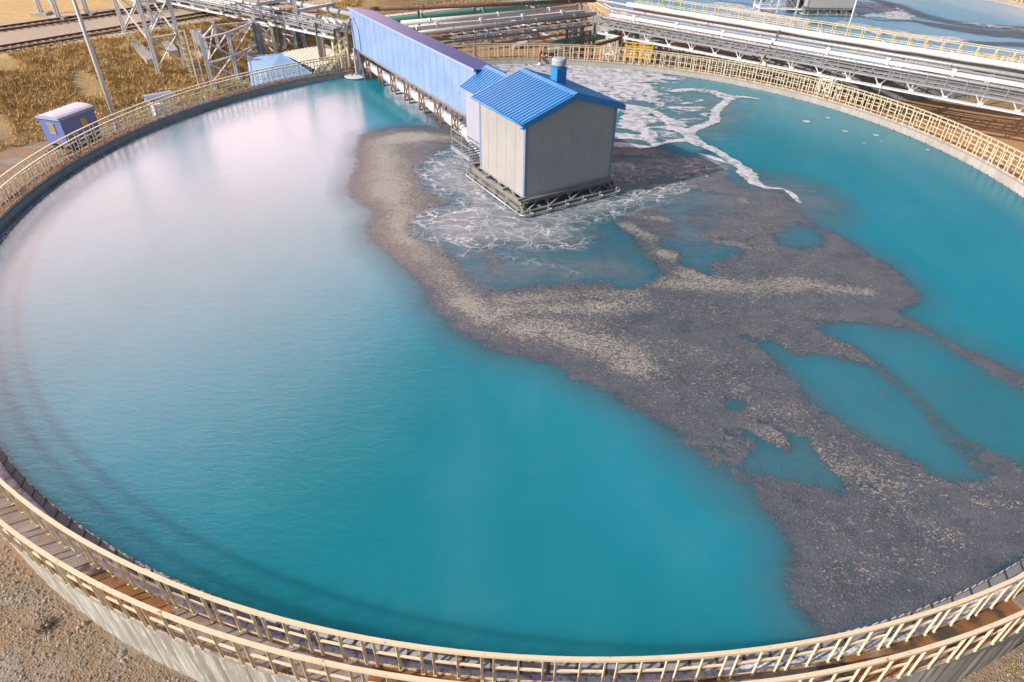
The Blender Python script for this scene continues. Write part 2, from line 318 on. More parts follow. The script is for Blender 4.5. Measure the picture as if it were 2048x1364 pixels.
# ------------------------------------------------------------------ mesh helpers
ORG = {}   # world origin of every object that parents something
class MB:
    def __init__(s): s.v = []; s.f = []; s.sm = []
    def add(s, vs, fs, smooth=False):
        o = len(s.v); s.v += [tuple(v) for v in vs]; s.f += [tuple(i + o for i in f) for f in fs]; s.sm += [smooth] * len(fs); return s
    def box(s, c, size, ax=None):
        hx, hy, hz = size[0] / 2, size[1] / 2, size[2] / 2
        X, Y, Z = ax if ax else (Vector((1, 0, 0)), Vector((0, 1, 0)), Vector((0, 0, 1))); c = Vector(c)
        vs = [c + X * (hx * i) + Y * (hy * j) + Z * (hz * k) for k in (-1, 1) for j in (-1, 1) for i in (-1, 1)]
        return s.add(vs, [(0, 2, 3, 1), (4, 5, 7, 6), (0, 1, 5, 4), (2, 6, 7, 3), (0, 4, 6, 2), (1, 3, 7, 5)])
    def beam(s, a, b, w, h=None, up=(0, 0, 1)):
        a, b = Vector(a), Vector(b); d = (b - a); L = d.length
        if L < 1e-6: return s
        d.normalize(); u = Vector(up)
        if abs(d.dot(u)) > .98: u = Vector((1, 0, 0)) if abs(d.x) < .9 else Vector((0, 1, 0))
        y = u.cross(d).normalized(); z = d.cross(y)
        return s.box((a + b) / 2, (L, w, h or w), (d, y, z))
    def angle(s, a, b, w, th=.012, up=(0, 0, 1)):
        """an L profile: two thin legs"""
        a, b = Vector(a), Vector(b); d = (b - a).normalized(); u = Vector(up)
        if abs(d.dot(u)) > .98: u = Vector((1, 0, 0))
        y = u.cross(d).normalized(); z = d.cross(y)
        s.box((a + b) / 2 + z * (w / 2), ((b - a).length, w, th), (d, y, z)); s.box((a + b) / 2 + y * (w / 2 - th / 2) , ((b - a).length, th, w - th * 1.2), (d, y, z)); return s
    def ibeam(s, a, b, w, h, t=.02):
        a, b = Vector(a), Vector(b); d = (b - a).normalized(); u = Vector((0, 0, 1))
        if abs(d.dot(u)) > .98: u = Vector((1, 0, 0))
        y = u.cross(d).normalized(); z = d.cross(y); L = (b - a).length; c = (a + b) / 2
        s.box(c + z * (h / 2 - t / 2), (L, w, t), (d, y, z)); s.box(c - z * (h / 2 - t / 2), (L, w, t), (d, y, z)); s.box(c, (L, t, h - 2 * t), (d, y, z)); return s
    def tube(s, pts, r, n=10, cap=True, smooth=True):
        pts = [Vector(p) for p in pts]; rs = r if isinstance(r, (list, tuple)) else [r] * len(pts); rings = []; prev = None
        for i, p in enumerate(pts):
            if i == 0: d = pts[1] - p
            elif i == len(pts) - 1: d = p - pts[i - 1]
            else: d = (pts[i + 1] - p).normalized() + (p - pts[i - 1]).normalized()
            d.normalize()
            if prev is None:
                u = Vector((0, 0, 1)) if abs(d.z) < .95 else Vector((1, 0, 0)); x = u.cross(d).normalized()
            else: x = (prev - d * prev.dot(d)).normalized()
            y = d.cross(x); prev = x
            rings.append([p + (x * math.cos(2 * PI * k / n) + y * math.sin(2 * PI * k / n)) * rs[i] for k in range(n)])
        vs = [v for q in rings for v in q]
        fs = [(i * n + k, i * n + (k + 1) % n, (i + 1) * n + (k + 1) % n, (i + 1) * n + k) for i in range(len(pts) - 1) for k in range(n)]
        s.add(vs, fs, smooth)
        if cap:
            o = len(s.v) - len(vs); s.f += [tuple(o + k for k in range(n - 1, -1, -1)), tuple(o + (len(pts) - 1) * n + k for k in range(n))]; s.sm += [False, False]
        return s
    def ring(s, prof, n=260, c=(0, 0), a0=0, a1=2 * PI, smooth=True, close=True):
        """profile (r,z) points turned round the vertical through c"""
        full = abs(a1 - a0 - 2 * PI) < 1e-6; m = n if full else n + 1; k = len(prof)
        vs = [(c[0] + r * math.cos(a0 + (a1 - a0) * i / n), c[1] + r * math.sin(a0 + (a1 - a0) * i / n), z) for i in range(m) for r, z in prof]
        fs = []
        for i in range(n):
            j = (i + 1) % m
            for q in range(k if close else k - 1): fs.append((i * k + q, j * k + q, j * k + (q + 1) % k, i * k + (q + 1) % k))
        s.add(vs, fs, False)
        return s
    def prism(s, poly, off):
        """a flat polygon (3-D points) given thickness along off"""
        n = len(poly); a = [Vector(p) for p in poly]; o = Vector(off); vs = a + [p + o for p in a]
        fs = [tuple(range(n - 1, -1, -1)), tuple(range(n, 2 * n))] + [(i, (i + 1) % n, n + (i + 1) % n, n + i) for i in range(n)]
        return s.add(vs, fs)
    def build(s, name, mat, parent=None, origin=None):
        me = bpy.data.meshes.new(name)
        o = Vector(origin) if origin is not None else (ORG[parent.name].copy() if parent else Vector((0, 0, 0)))
        if parent is not None: o = ORG[parent.name].copy()
        me.from_pydata([(v[0] - o.x, v[1] - o.y, v[2] - o.z) for v in s.v], [], s.f)
        me.polygons.foreach_set('use_smooth', s.sm); me.materials.append(M[mat] if isinstance(mat, str) else mat); me.validate(); me.update()
        import bmesh
        bm = bmesh.new(); bm.from_mesh(me); bmesh.ops.recalc_face_normals(bm, faces=bm.faces); bm.to_mesh(me); bm.free()
        ob = bpy.data.objects.new(name, me); col.objects.link(ob)
        if parent is not None: ob.parent = parent
        else: ob.location = o
        ORG[ob.name] = o
        return ob
def tag(o, label, cat, group=None):
    o['label'] = label; o['category'] = cat
    if group: o['group'] = group
    return o
def thing(name, loc, label, cat, group=None):
    o = bpy.data.objects.new(name, None); col.objects.link(o); o.location = loc; o.empty_display_size = .3; ORG[o.name] = Vector(loc)
    return tag(o, label, cat, group)
def struct(o, kind='structure'): o['kind'] = kind; return o
def copy_tree(o, parent=None):
    c = o.copy(); col.objects.link(c)
    if parent is not None: c.parent = parent
    for ch in list(o.children): copy_tree(ch, c)
    return c

# ------------------------------------------------------------------ ground
def gz(x, y):
    off = -.76 * x + .65 * y
    t = min(max((off - 33.8) / 9.5, 0), 1); t = t * t * (3 - 2 * t) * .35 + t * .65
    fade = min(max((4.0 - x) / 18.0, 0), 1)
    und = .05 * math.sin(x * .7 + 1.3 * math.sin(y * .31)) + .04 * math.sin(y * .83 + x * .21)
    h = -2.22 + und * .6 + 3.6 * t * fade
    if x > 18 and y > 8:
        # bank of orange spoil beside the second tank
        d = math.hypot(x - 44, y - 13); h += 1.3 * math.exp(-(d / 9.0) ** 2)
    return h
def make_ground():
    def axis():
        a = list(np.arange(-75, 90.01, .75)); out = [75 * 1.35 ** k for k in range(1, 9)]
        return np.array([-q for q in reversed(out)] + a + [90 + q for q in np.cumsum([15 * 1.5 ** k for k in range(1, 10)])])
    xs = axis(); ys = axis(); nx, ny = len(xs), len(ys)
    vs = [(x, y, gz(x, y)) for y in ys for x in xs]
    fs = [(j * nx + i, j * nx + i + 1, (j + 1) * nx + i + 1, (j + 1) * nx + i) for j in range(ny - 1) for i in range(nx - 1)]
    b = MB(); b.add(vs, fs, True); struct(b.build('ground', 'ground'))
make_ground()

# ------------------------------------------------------------------ one thickener tank
NP = 130
R_WEIR = 25.08
def make_tank(c, label, tid):
    cx, cy = c
    t = thing('settling_tank', (cx, cy, -2.25), label, 'tank')
    seg = 390
    b = MB(); nw = 980; jr = random.Random(3 if tid == 'a' else 4); vs = []
    for i in range(nw):   # precast boards: each a touch proud of or behind its neighbours
        an = 2 * PI * i / nw; ro = 26.155 + jr.choice((-.014, -.006, 0, .006, .014))
        for r, z in ((25.66, -2.6), (ro, -2.6), (ro, .22), (25.66, .22)): vs.append((cx + r * math.cos(an), cy + r * math.sin(an), z))
    b.add(vs, [(i * 4 + q, ((i + 1) % nw) * 4 + q, ((i + 1) % nw) * 4 + (q + 1) % 4, i * 4 + (q + 1) % 4) for i in range(nw) for q in range(4)]); wall = b.build('wall', 'tankwall' if tid == 'a' else 'tankwall2', t)
    # inner skin of the wall and the launder floor
    b = MB(); b.ring([(25.12, -.62), (25.655, -.62), (25.655, .215), (25.64, .215), (25.64, -.5), (25.12, -.5)], seg, c); b.build('launder', 'tankinner', t)
    # toothed weir plate
    n = 1260; zt = []
    b = MB(); vs = []; fs = []
    for i in range(n):
        a = 2 * PI * i / n; z = .075 if (i % 2 == 0) else .005
        for r, zz in ((25.085, -.5), (25.085, z), (25.11, z), (25.11, -.5)): vs.append((cx + r * math.cos(a), cy + r * math.sin(a), zz))
    for i in range(n):
        j = (i + 1) % n
        for q in range(3): fs.append((i * 4 + q, j * 4 + q, j * 4 + q + 1, i * 4 + q + 1))
    b.add(vs, fs); b.build('weir_plate', 'weir', t)
    # sloping lip behind the teeth, over which the water falls
    b = MB(); b.ring([(25.115, -.48), (25.115, -.02), (25.13, -.02), (25.25, -.14), (25.27, -.48)], seg, c); b.build('weir_lip', 'weir', t)
    b = MB(); b.ring([(25.70, .285), (26.31, .285), (26.31, .297), (25.70, .297)], seg, c); b.build('walkway_grating', 'grating', t)
    b = MB()
    b.ring([(25.66, .24), (25.70, .24), (25.70, .31), (25.66, .31)], seg, c); b.ring([(26.31, .23), (26.36, .23), (26.36, .305), (26.31, .305)], seg, c)
    b.build('walkway_edge', 'galv', t)
    b = MB()
    for i in range(NP):
        for da in (-.0155, .0, .0155):
            a = 2 * PI * i / NP + da; d = Vector((math.cos(a), math.sin(a), 0)); cc = Vector((cx, cy, 0))
            b.beam(cc + d * 25.67 + Vector((0, 0, .252)), cc + d * 26.30 + Vector((0, 0, .252)), .05, .055)
    b.build('walkway_bracket', 'rust', t)['kind'] = 'stuff'
    return t
tank = make_tank((0, 0), 'round concrete settling tank of bright turquoise water filling most of the view', 'a')
b = MB(); b.ring([(0.001, 0.0), (25.084, 0.0)], 256, (0, 0), close=False); struct(b.build('tank_water', 'water'))
b = MB(); b.ring([(25.262, -.22), (25.638, -.22)], 320, (0, 0), close=False); struct(b.build('channel_water', 'channel'))

def rail_panel_meshes(r, sep_posts=True):
    per = 2 * PI * r / NP; s = per * .80 / 2     # posts at -s, 0, s
    mid = MB()
    for x0, x1 in ((-s, 0), (0, s)): mid.beam((x0 + .025, 0, .56), (x1 - .025, 0, .56), .042, .012); mid.beam((x0 + .025, .016, .538), (x1 - .025, .016, .538), .012, .042)
    post = MB(); post.beam((0, 0, 0), (0, 0, 1.03), .048, .012, (0, 1, 0)); post.beam((.018, .024, 0), (.018, .024, 1.03), .012, .038, (0, 1, 0)); post.box((0, .015, .004), (.075, .075, .012))
    def me(b, name):
        m = bpy.data.meshes.new(name); m.from_pydata(b.v, [], b.f); m.materials.append(M['cream']); m.update(); return m
    if not sep_posts:
        for x in (-s, 0, s): mid.add([(v[0] + x, v[1], v[2]) for v in post.v], post.f)
    return me(mid, 'railing_panel'), me(post, 'post'), s
def make_railing(c, r, label, group, sep_posts, keep):
    cx, cy = c; z0 = .305
    t = thing('guard_railing', (cx, cy, z0), label, 'railing', group)
    pm, qm, s = rail_panel_meshes(r, sep_posts)
    order = sorted(range(NP), key=lambda i: keep(i)); near = set(order[:100]); rest = MB()
    for i in range(NP):
        a = 2 * PI * (i + .5) / NP
        if i in near:
            p = bpy.data.objects.new('railing_panel', pm); col.objects.link(p); p.parent = t
            p.location = (r * math.cos(a), r * math.sin(a), 0); p.rotation_euler = (0, 0, a - PI / 2)
            if sep_posts:
                for x in (-s, 0, s):
                    q = bpy.data.objects.new('post', qm); col.objects.link(q); q.parent = p; q.location = (x, 0, 0)
        else:
            mt = Matrix.Translation((cx + r * math.cos(a), cy + r * math.sin(a), z0)) @ Matrix.Rotation(a - PI / 2, 4, 'Z')
            rest.add([mt @ Vector(v.co) for v in pm.vertices], [tuple(f.vertices) for f in pm.polygons])
            if sep_posts:
                for x in (-s, 0, s): rest.add([mt @ (Vector(v.co) + Vector((x, 0, 0))) for v in qm.vertices], [tuple(f.vertices) for f in qm.polygons])
    rest.build('far_panels', 'cream', t)['kind'] = 'stuff'
    b = MB(); b.ring([(r - .036, z0 + 1.035), (r + .048, z0 + 1.035), (r + .048, z0 + 1.050), (r - .036, z0 + 1.050)], NP * 2, c)
    b.ring([(r + .034, z0 + .970), (r + .047, z0 + .970), (r + .047, z0 + 1.034), (r + .034, z0 + 1.034)], NP * 2, c)
    b.build('top_rail', 'cream', t)
    b = MB(); b.ring([(r - .01, z0 + .015), (r + .01, z0 + .015), (r + .01, z0 + .075), (r - .01, z0 + .075)], NP * 2, c); b.build('toe_rail', 'cream_rusty', t)
    return t
def vis(c, r):
    def k(i):
        a = 2 * PI * (i + .5) / NP; p = Vector((c[0] + r * math.cos(a), c[1] + r * math.sin(a), .8)) - CAM; q = np.array(p)
        dz = q @ AZ; u = abs(q @ AX / dz) if dz > 0 else 9; v = abs(q @ AD / dz) if dz > 0 else 9
        return max(u / .80, v / .56) if max(u / .80, v / .56) > 1 else dz / 200
    return k
make_railing((0, 0), 25.70, 'cream guard railing on the inner, water-side edge of the big tank walkway', None, True, vis((0, 0), 25.7))
make_railing((0, 0), 26.33, 'cream guard railing on the outer edge of the big tank walkway, above the streaked wall', None, True, vis((0, 0), 26.33))

# ------------------------------------------------------------------ floating sludge and foam, surveyed as outlines on the water
def W(pts): return np.array([list(G(x, y, 0))[:2] for x, y in pts])
def sd_poly(P, poly):
    """signed distance, positive inside"""
    out = np.full(len(P), 1e9); ins = np.zeros(len(P), bool); n = len(poly)
    for i in range(n):
        a = poly[i]; b = poly[(i + 1) % n]; e = b - a; w = P - a
        t = np.clip((w @ e) / max(e @ e, 1e-9), 0, 1); d = w - t[:, None] * e; out = np.minimum(out, np.einsum('ij,ij->i', d, d))
        c = (a[1] > P[:, 1]) != (b[1] > P[:, 1])
        with np.errstate(divide='ignore', invalid='ignore'): xi = (b[0] - a[0]) * (P[:, 1] - a[1]) / (b[1] - a[1]) + a[0]
        ins ^= c & (P[:, 0] < xi)
    d = np.sqrt(out); return np.where(ins, d, -d)
def sd_line(P, pts, rad):
    """1 on the stroke, falling to 0 at its radius; radii in metres, one per point or one for all"""
    out = np.zeros(len(P)); n = len(pts); rr = rad if isinstance(rad, (list, tuple)) else [rad] * n
    if n == 1: return np.clip(1 - np.hypot(*(P - pts[0]).T) / rr[0], 0, 1)
    for i in range(n - 1):
        a = pts[i]; b = pts[i + 1]; e = b - a; w = P - a
        t = np.clip((w @ e) / max(e @ e, 1e-9), 0, 1); d = np.hypot(*(w - t[:, None] * e).T)
        out = np.maximum(out, np.clip(1 - d / (rr[i] + (rr[i + 1] - rr[i]) * t), 0, 1))
    return out
def sheet(name, mat, z, step, box, fields, label_kind='stuff'):
    x0, x1, y0, y1 = box; xs = np.arange(x0, x1, step); ys = np.arange(y0, y1, step); nx, ny = len(xs), len(ys)
    P = np.stack(np.meshgrid(xs, ys), -1).reshape(-1, 2)
    at, keep = fields(P)
    rad = np.hypot(P[:, 0] - SC[0], P[:, 1] - SC[1]); keep &= rad < 25.08 + step * 1.5
    q = np.arange((ny - 1) * (nx - 1)); j, i = q // (nx - 1), q % (nx - 1); v0 = j * nx + i
    F4 = np.stack([v0, v0 + 1, v0 + nx + 1, v0 + nx], -1); F4 = F4[keep[F4].all(1)]
    kf = np.minimum(1, 25.082 / np.maximum(rad, 1e-6)); PS = np.column_stack([SC[0] + (P[:, 0] - SC[0]) * kf, SC[1] + (P[:, 1] - SC[1]) * kf])
    used = np.unique(F4); mp = -np.ones(len(P), int); mp[used] = np.arange(len(used)); F4 = mp[F4]
    me = bpy.data.meshes.new(name); me.from_pydata(np.column_stack([PS[used], np.full(len(used), z)]).tolist(), [], F4.tolist())
    for k, v in at.items():
        A = me.attributes.new(k, 'FLOAT', 'POINT'); A.data.foreach_set('value', v[used].astype(np.float32))
    me.materials.append(M[mat]); me.update(); o = bpy.data.objects.new(name, me); col.objects.link(o); o['kind'] = label_kind
    return o
SC = (0, 0)
def cl(x): return np.clip(x, 0, 1)
C6 = lambda pts: [(1350 + .341 * x, 750 + .341 * y) for x, y in pts]
OUT = [(900, 262), (860, 248), (790, 251), (750, 257), (715, 268), (700, 300), (702, 330), (688, 360), (684, 385), (705, 410), (735, 425), (722, 450), (722, 470), (740, 495), (775, 525), (800, 550), (830, 580), (845, 620), (880, 650), (915, 680), (960, 705), (1020, 722), (1085, 735), (1130, 765), (1200, 795), (1260, 830), (1320, 880), (1360, 920), (1420, 970), (1480, 1005), (1530, 1050), (1560, 1090), (1552, 1140), (1548, 1180), (1570, 1220), (1610, 1262), (1640, 1300), (1820, 1260), (1980, 1190), (2120, 1110), (2300, 1000), (2300, 830), (2140, 800), (2048, 745), (1960, 705), (1900, 680), (1850, 650), (1815, 626), (1855, 605), (1850, 590), (1820, 560), (1790, 530), (1750, 510), (1700, 475), (1650, 455), (1610, 430), (1595, 405), (1560, 380), (1500, 376), (1470, 368), (1440, 343), (1380, 322), (1320, 300), (1260, 288), (1225, 286), (1180, 250), (1000, 230)]
HA = [(1485, 672), (1540, 682), (1590, 708), (1625, 708), (1660, 708), (1680, 700), (1655, 680), (1632, 655), (1650, 648), (1720, 645), (1800, 655), (1860, 672), (1920, 708), (1980, 742), (2048, 785), (2300, 890), (2300, 960), (2048, 938), (2000, 920), (1985, 940), (1960, 962), (1930, 965), (1880, 955), (1840, 935), (1800, 910), (1750, 885), (1700, 855), (1650, 825), (1620, 800), (1590, 765), (1555, 727), (1520, 695)]
HB = C6([(380, 490), (440, 440), (480, 420), (400, 340), (440, 290), (500, 270), (580, 290), (650, 330), (720, 365), (790, 380), (830, 450), (880, 520), (920, 570), (980, 620), (1000, 690), (950, 690), (880, 670), (820, 660), (740, 660), (700, 630), (640, 635), (570, 600), (500, 570), (430, 545), (385, 515)])
HB2 = C6([(265, 150), (330, 140), (415, 160), (400, 205), (340, 208), (290, 190)])
HC = [(985, 300), (900, 292), (870, 306), (836, 325), (832, 345), (842, 370), (870, 392), (905, 402), (860, 416), (825, 436), (812, 462), (838, 480), (880, 495), (915, 525), (932, 555), (985, 578), (1020, 580), (1060, 568), (1130, 570), (1200, 566), (1255, 580), (1310, 562), (1322, 545), (1300, 522), (1275, 490), (1245, 460), (1238, 440), (1255, 425), (1300, 418), (1350, 445), (1345, 470), (1310, 480), (1350, 520), (1380, 545), (1420, 558), (1440, 520), (1500, 505), (1490, 480), (1430, 480), (1405, 460), (1440, 445), (1470, 425), (1530, 412), (1520, 395), (1480, 392), (1420, 385), (1360, 370), (1440, 345), (1400, 330), (1330, 310), (1230, 310), (1150, 330)]
HD = [(1555, 432), (1590, 445), (1640, 468), (1640, 490), (1600, 498), (1560, 490), (1545, 470), (1572, 455)]
def sludge_fields(P):
    so = sd_poly(P, W(OUT)); sa = sd_poly(P, W(HA)); sb = sd_poly(P, W(HB)); sb2 = sd_poly(P, W(HB2)); sc = sd_poly(P, W(HC)); sd = sd_poly(P, W(HD))
    left = cl((W([(1300, 800)])[0][0] + 4 - P[:, 0]) / 5)
    D = cl(so / (1.1 + .5 * left) + .35)
    rag = np.zeros(len(P)); D = D - .30 * cl(1 - np.abs(sb) / 2.4) - .22 * sd_line(P, W([(1400, 875), (1450, 900), (1430, 930)]), 2.2) - .25 * sd_line(P, W([(1860, 950), (1920, 1010), (2040, 1050)]), 3.0)
    for s, sof in ((sa, .9), (sb, .7), (sb2, .5), (sc, 1.3), (sd, 1.2)):
        D = np.minimum(D, cl(.5 - s / sof))
    rag = np.maximum(cl(1 - np.abs(sa) / 1.2), np.maximum(cl(1.0 - np.abs(sb) / 2.5), np.maximum(cl(1 - np.abs(sb2) / 1.2), cl(1.3 - np.abs(sc) / 1.6))))
    rag = np.maximum(rag, cl(sd_line(P, W([(1450, 880), (1400, 940)]), 1.6)) * 2); rag = np.maximum(rag, sd_line(P, W([(1880, 960), (1900, 1010), (2060, 1040)]), 2.2) * 2.0); rag = cl(rag)
    # soft streaks and murk
    def st(pts, r, v):
        nonlocal D
        D = np.maximum(D, cl(sd_line(P, W(pts), r) * 1.6) * v)
    st([(1690, 715), (1760, 735), (1850, 815), (1900, 870), (1960, 915), (2020, 960)], [.7, .6, .6, .8, 1.1, 1.6], .55)
    st([(1620, 680), (1690, 700), (1740, 725)], [.9, .8, .3], .9)
    st([(1700, 800), (1740, 830), (1790, 850)], .8, .25)
    st([(1430, 330), (1480, 345), (1540, 365)], .6, .3)
    st([(1400, 440), (1480, 400), (1560, 400)], 1.5, .5)
    st([(870, 225), (910, 262), (830, 262)], 1.2, .75)
    # crust islands, ragged
    def isl(pts, r, v=.74):
        nonlocal D, rag
        s = sd_line(P, W(pts), r); D = np.maximum(D, cl(s * 1.5) * v); rag = np.maximum(rag, cl(s * 4))
    isl([(1262, 432), (1290, 424), (1312, 430), (1336, 444)], [.45, .9, .5, .6], .85); isl([(1252, 447), (1272, 470), (1300, 474), (1308, 498), (1338, 510), (1336, 536), (1378, 550), (1420, 566)], [.95, .35, .85, .4, .9, .45, 1.1, .9], .85)
    isl([(1410, 470), (1470, 455), (1540, 450), (1570, 415)], [.4, .8, 1.0, .9]); isl([(1430, 482), (1480, 490), (1510, 500)], .5); isl([(1500, 470), (1530, 495), (1560, 505)], .6)
    isl([(1240, 300), (1290, 305), (1330, 318)], [.9, .8, .5]); isl([(1340, 345), (1375, 340), (1400, 348)], .6); isl([(1410, 330), (1450, 340)], .35, .8)
    isl([(975, 500), (985, 530), (1005, 545)], [.6, .7, .4], .5); isl([(1080, 490), (1140, 482), (1195, 475)], [.3, .5, .5], .5); isl([(1410, 375), (1440, 360), (1475, 380), (1490, 410)], .6, .8)
    isl([(1725, 770), (1765, 810)], .8, .33); isl(C6([(440, 300), (520, 330), (590, 370), (650, 420)]), [.35, .5, .5, .3], 1.0); isl(C6([(560, 450), (640, 480), (760, 540)]), .8, .33)
    # cream crust coverage
    g = np.full(len(P), .50)
    def gp(pts, r, v):
        nonlocal g
        g = np.maximum(g, cl(sd_line(P, W(pts), r) * 1.15) * v)
    gp([(740, 290), (760, 360), (770, 420), (790, 480)], 3.4, 1.45); gp([(900, 270), (820, 275), (770, 280)], 2.4, 1.5); gp([(780, 480), (850, 530), (900, 590), (960, 640)], [2.0, 2.1, 2.1, 1.8], 1.3)
    gp([(1000, 600), (1080, 595), (1180, 590), (1280, 590)], 1.1, .95); gp([(980, 650), (1100, 660), (1200, 690), (1280, 730)], 2.4, 1.05); gp([(1000, 625), (1150, 615), (1290, 610)], 1.4, 1.0); gp([(1200, 690), (1330, 720), (1420, 770)], 2.0, .6)
    gp([(1290, 560), (1400, 570), (1500, 575), (1600, 570), (1740, 585)], [1.0, 1.5, 1.7, 1.5, .7], 1.05); gp([(1262, 430), (1335, 440)], .7, 1.05); gp([(1252, 450), (1300, 476)], .9, 1.1); gp([(1325, 508), (1345, 512)], .9, 1.1); gp([(1370, 548), (1420, 560)], 1.3, 1.1); gp([(1420, 390), (1480, 400), (1530, 410)], .9, .9)
    gp([(1420, 475), (1540, 450), (1560, 400)], 1.0, .7); gp([(1440, 485), (1540, 500)], .9, .8); gp([(1350, 690), (1400, 700)], 1.5, .6); gp([(1520, 760), (1620, 850), (1700, 930)], 1.6, .6); gp(C6([(400, 330), (600, 350), (820, 420), (960, 580)]), .8, .8)
    gp([(1700, 930), (1780, 990), (1850, 1040), (1900, 1080)], 1.8, .75); gp([(1450, 900), (1600, 1030), (1700, 1100)], 1.8, .62); gp([(1620, 1200), (1720, 1130), (1850, 1130)], 2.2, .6); gp([(1440, 740), (1600, 900)], 1.6, .7); gp([(1950, 1000), (2048, 1010)], .7, .8); gp([(1240, 300), (1330, 318)], .8, .5); gp([(1480, 620), (1600, 640)], .8, .1)
    s_edge = cl(so / 1.6 - .1); g = g * (.25 + .75 * s_edge)
    tan = cl(sd_line(P, W([(760, 300), (760, 400), (800, 500)]), 4.0) * 1.2) * .5
    film = np.maximum(cl(so / 1.6 + .7) * .42, np.maximum(cl(sc / 1.5 + .5) * .55, cl(sd_line(P, W([(1360, 440), (1450, 440), (1560, 400)]), 4.5) * 1.6) * .85)); film = np.where(sa > .4, film * .55, film)
    film = np.maximum(film, cl(sd_line(P, W([(1900, 690), (2048, 770)]), 2.0)) * .5)
    return dict(dens=D, rag=rag, grain=g, tan=tan, film=film), (D > .03) | (film > .03)
sheet('floating_sludge', 'sludge', .016, .11, (-14, 26, -25.2, 14), sludge_fields)

LACE = [(985, 300), (905, 294), (870, 306), (836, 325), (828, 345), (838, 372), (870, 395), (905, 403), (860, 416), (820, 437), (808, 462), (838, 482), (880, 498), (925, 520), (960, 505), (1010, 500), (1100, 505), (1180, 500), (1195, 470), (1185, 450), (1230, 440), (1290, 420), (1360, 400), (1400, 372), (1360, 362), (1300, 368), (1235, 390), (1245, 330), (1180, 300)]
FW = [(955, 133), (1030, 124), (1150, 130), (1270, 138), (1340, 148), (1400, 157), (1330, 170), (1270, 185), (1240, 215), (1180, 225), (1100, 190), (1000, 160)]
def foam_fields(P):
    sl = sd_poly(P, W(LACE)); sw = sd_poly(P, W(FW))
    lace = cl(sl / 1.4 + .35); lace = np.maximum(lace, cl(sd_line(P, W([(1000, 520), (1100, 530), (1150, 545)]), 2.2)) * .45); lace = np.maximum(lace, cl(sd_line(P, W([(1250, 345), (1320, 340), (1400, 335)]), 2.6) * 1.4) * .8)
    murk = cl(sl / 2.0 + .25) * .85; murk = np.maximum(murk, cl(sd_line(P, W([(1240, 340), (1320, 335), (1410, 330)]), 3.0) * 1.4) * .62); murk = np.maximum(murk, cl(sd_line(P, W([(1230, 200), (1330, 200), (1420, 215), (1380, 260), (1280, 270)]), 6.0) * 1.3) * .55); murk = np.maximum(murk, cl(sd_line(P, W([(1300, 380), (1420, 400), (1520, 420)]), 2.4)) * .5); murk = np.maximum(murk, cl(sd_line(P, W([(940, 550), (1100, 540), (1250, 540)]), 2.2) * 1.3) * .45)
    solid = cl(sw / 3.0 + .62) * np.where(sw > -2, 1, 0) * cl(sw / 1.0 + 1)
    xr = cl((P[:, 0] - 8.0) / 6.0); solid = np.minimum(solid, .95) * (1 - .55 * xr)
    def st(pts, r, v):
        nonlocal solid
        solid = np.maximum(solid, cl(sd_line(P, W(pts), r) * 1.7) * v)
    solid = solid * .82
    st([(1455, 202), (1432, 222), (1428, 244), (1388, 258), (1372, 267), (1400, 287), (1440, 306), (1478, 332), (1500, 350), (1508, 366)], [.45, .5, .5, .55, .8, .5, .45, .45, .75, .55], .95)
    st([(1508, 366), (1530, 376), (1562, 378)], [.35, .25, .12], 1.2); st([(1566, 378), (1585, 390), (1598, 405)], [.12, .3, .2], 1.2)
    st([(1340, 183), (1385, 180), (1425, 184), (1455, 195), (1485, 194)], [.5, .8, .7, 1.1, .3], .72); st([(1485, 194), (1530, 200)], [.3, .1], 1.0)
    st([(1255, 190), (1285, 175), (1290, 195)], 1.6, .8); st([(1240, 215), (1285, 220), (1262, 250), (1300, 270)], [1.6, 1.3, 1.5, .9], .78); st([(1235, 272), (1290, 276), (1305, 285)], .8, .9)
    st([(1325, 235), (1350, 248), (1362, 262), (1385, 268)], [.5, 1.2, .8, .5], .8); st([(1310, 225), (1330, 240)], .7, .8); st([(1240, 290), (1300, 295), (1345, 282), (1375, 280), (1395, 292)], [.6, .25, .3, .4, .15], 1.1); st([(1400, 308), (1430, 318), (1460, 328)], [.2, .35, .15], 1.05)
    st([(1330, 218), (1365, 210), (1400, 200)], .5, .65); st([(1480, 345), (1505, 362)], .4, 1.0); st([(1300, 205), (1345, 215), (1395, 212)], 1.0, .55)
    st([(1290, 165), (1330, 195), (1360, 225), (1330, 250)], 2.6, .42); st([(1270, 225), (1310, 250), (1340, 272)], 1.8, .5); st([(1400, 225), (1380, 240), (1350, 270)], 1.3, .45)
    for px, py, r in ((1612, 243, .35), (1690, 263, .3), (1655, 236, .3), (1752, 271, .25), (1762, 283, .2), (1853, 300, .3), (1928, 333, .25), (1501, 323, .12), (1728, 287, .2), (1080, 158, 2.0)): st([(px, py)], r, 1.0 if px == 1080 else .82)
    # collar of froth where water meets the far wall
    solid = np.minimum(solid, .92)
    return dict(solid=solid, lace=lace, murk=murk), (solid > .03) | (lace > .03) | (murk > .03)
sheet('floating_foam', 'foam', .030, .11, (-9, 24, -10, 25.2), foam_fields)

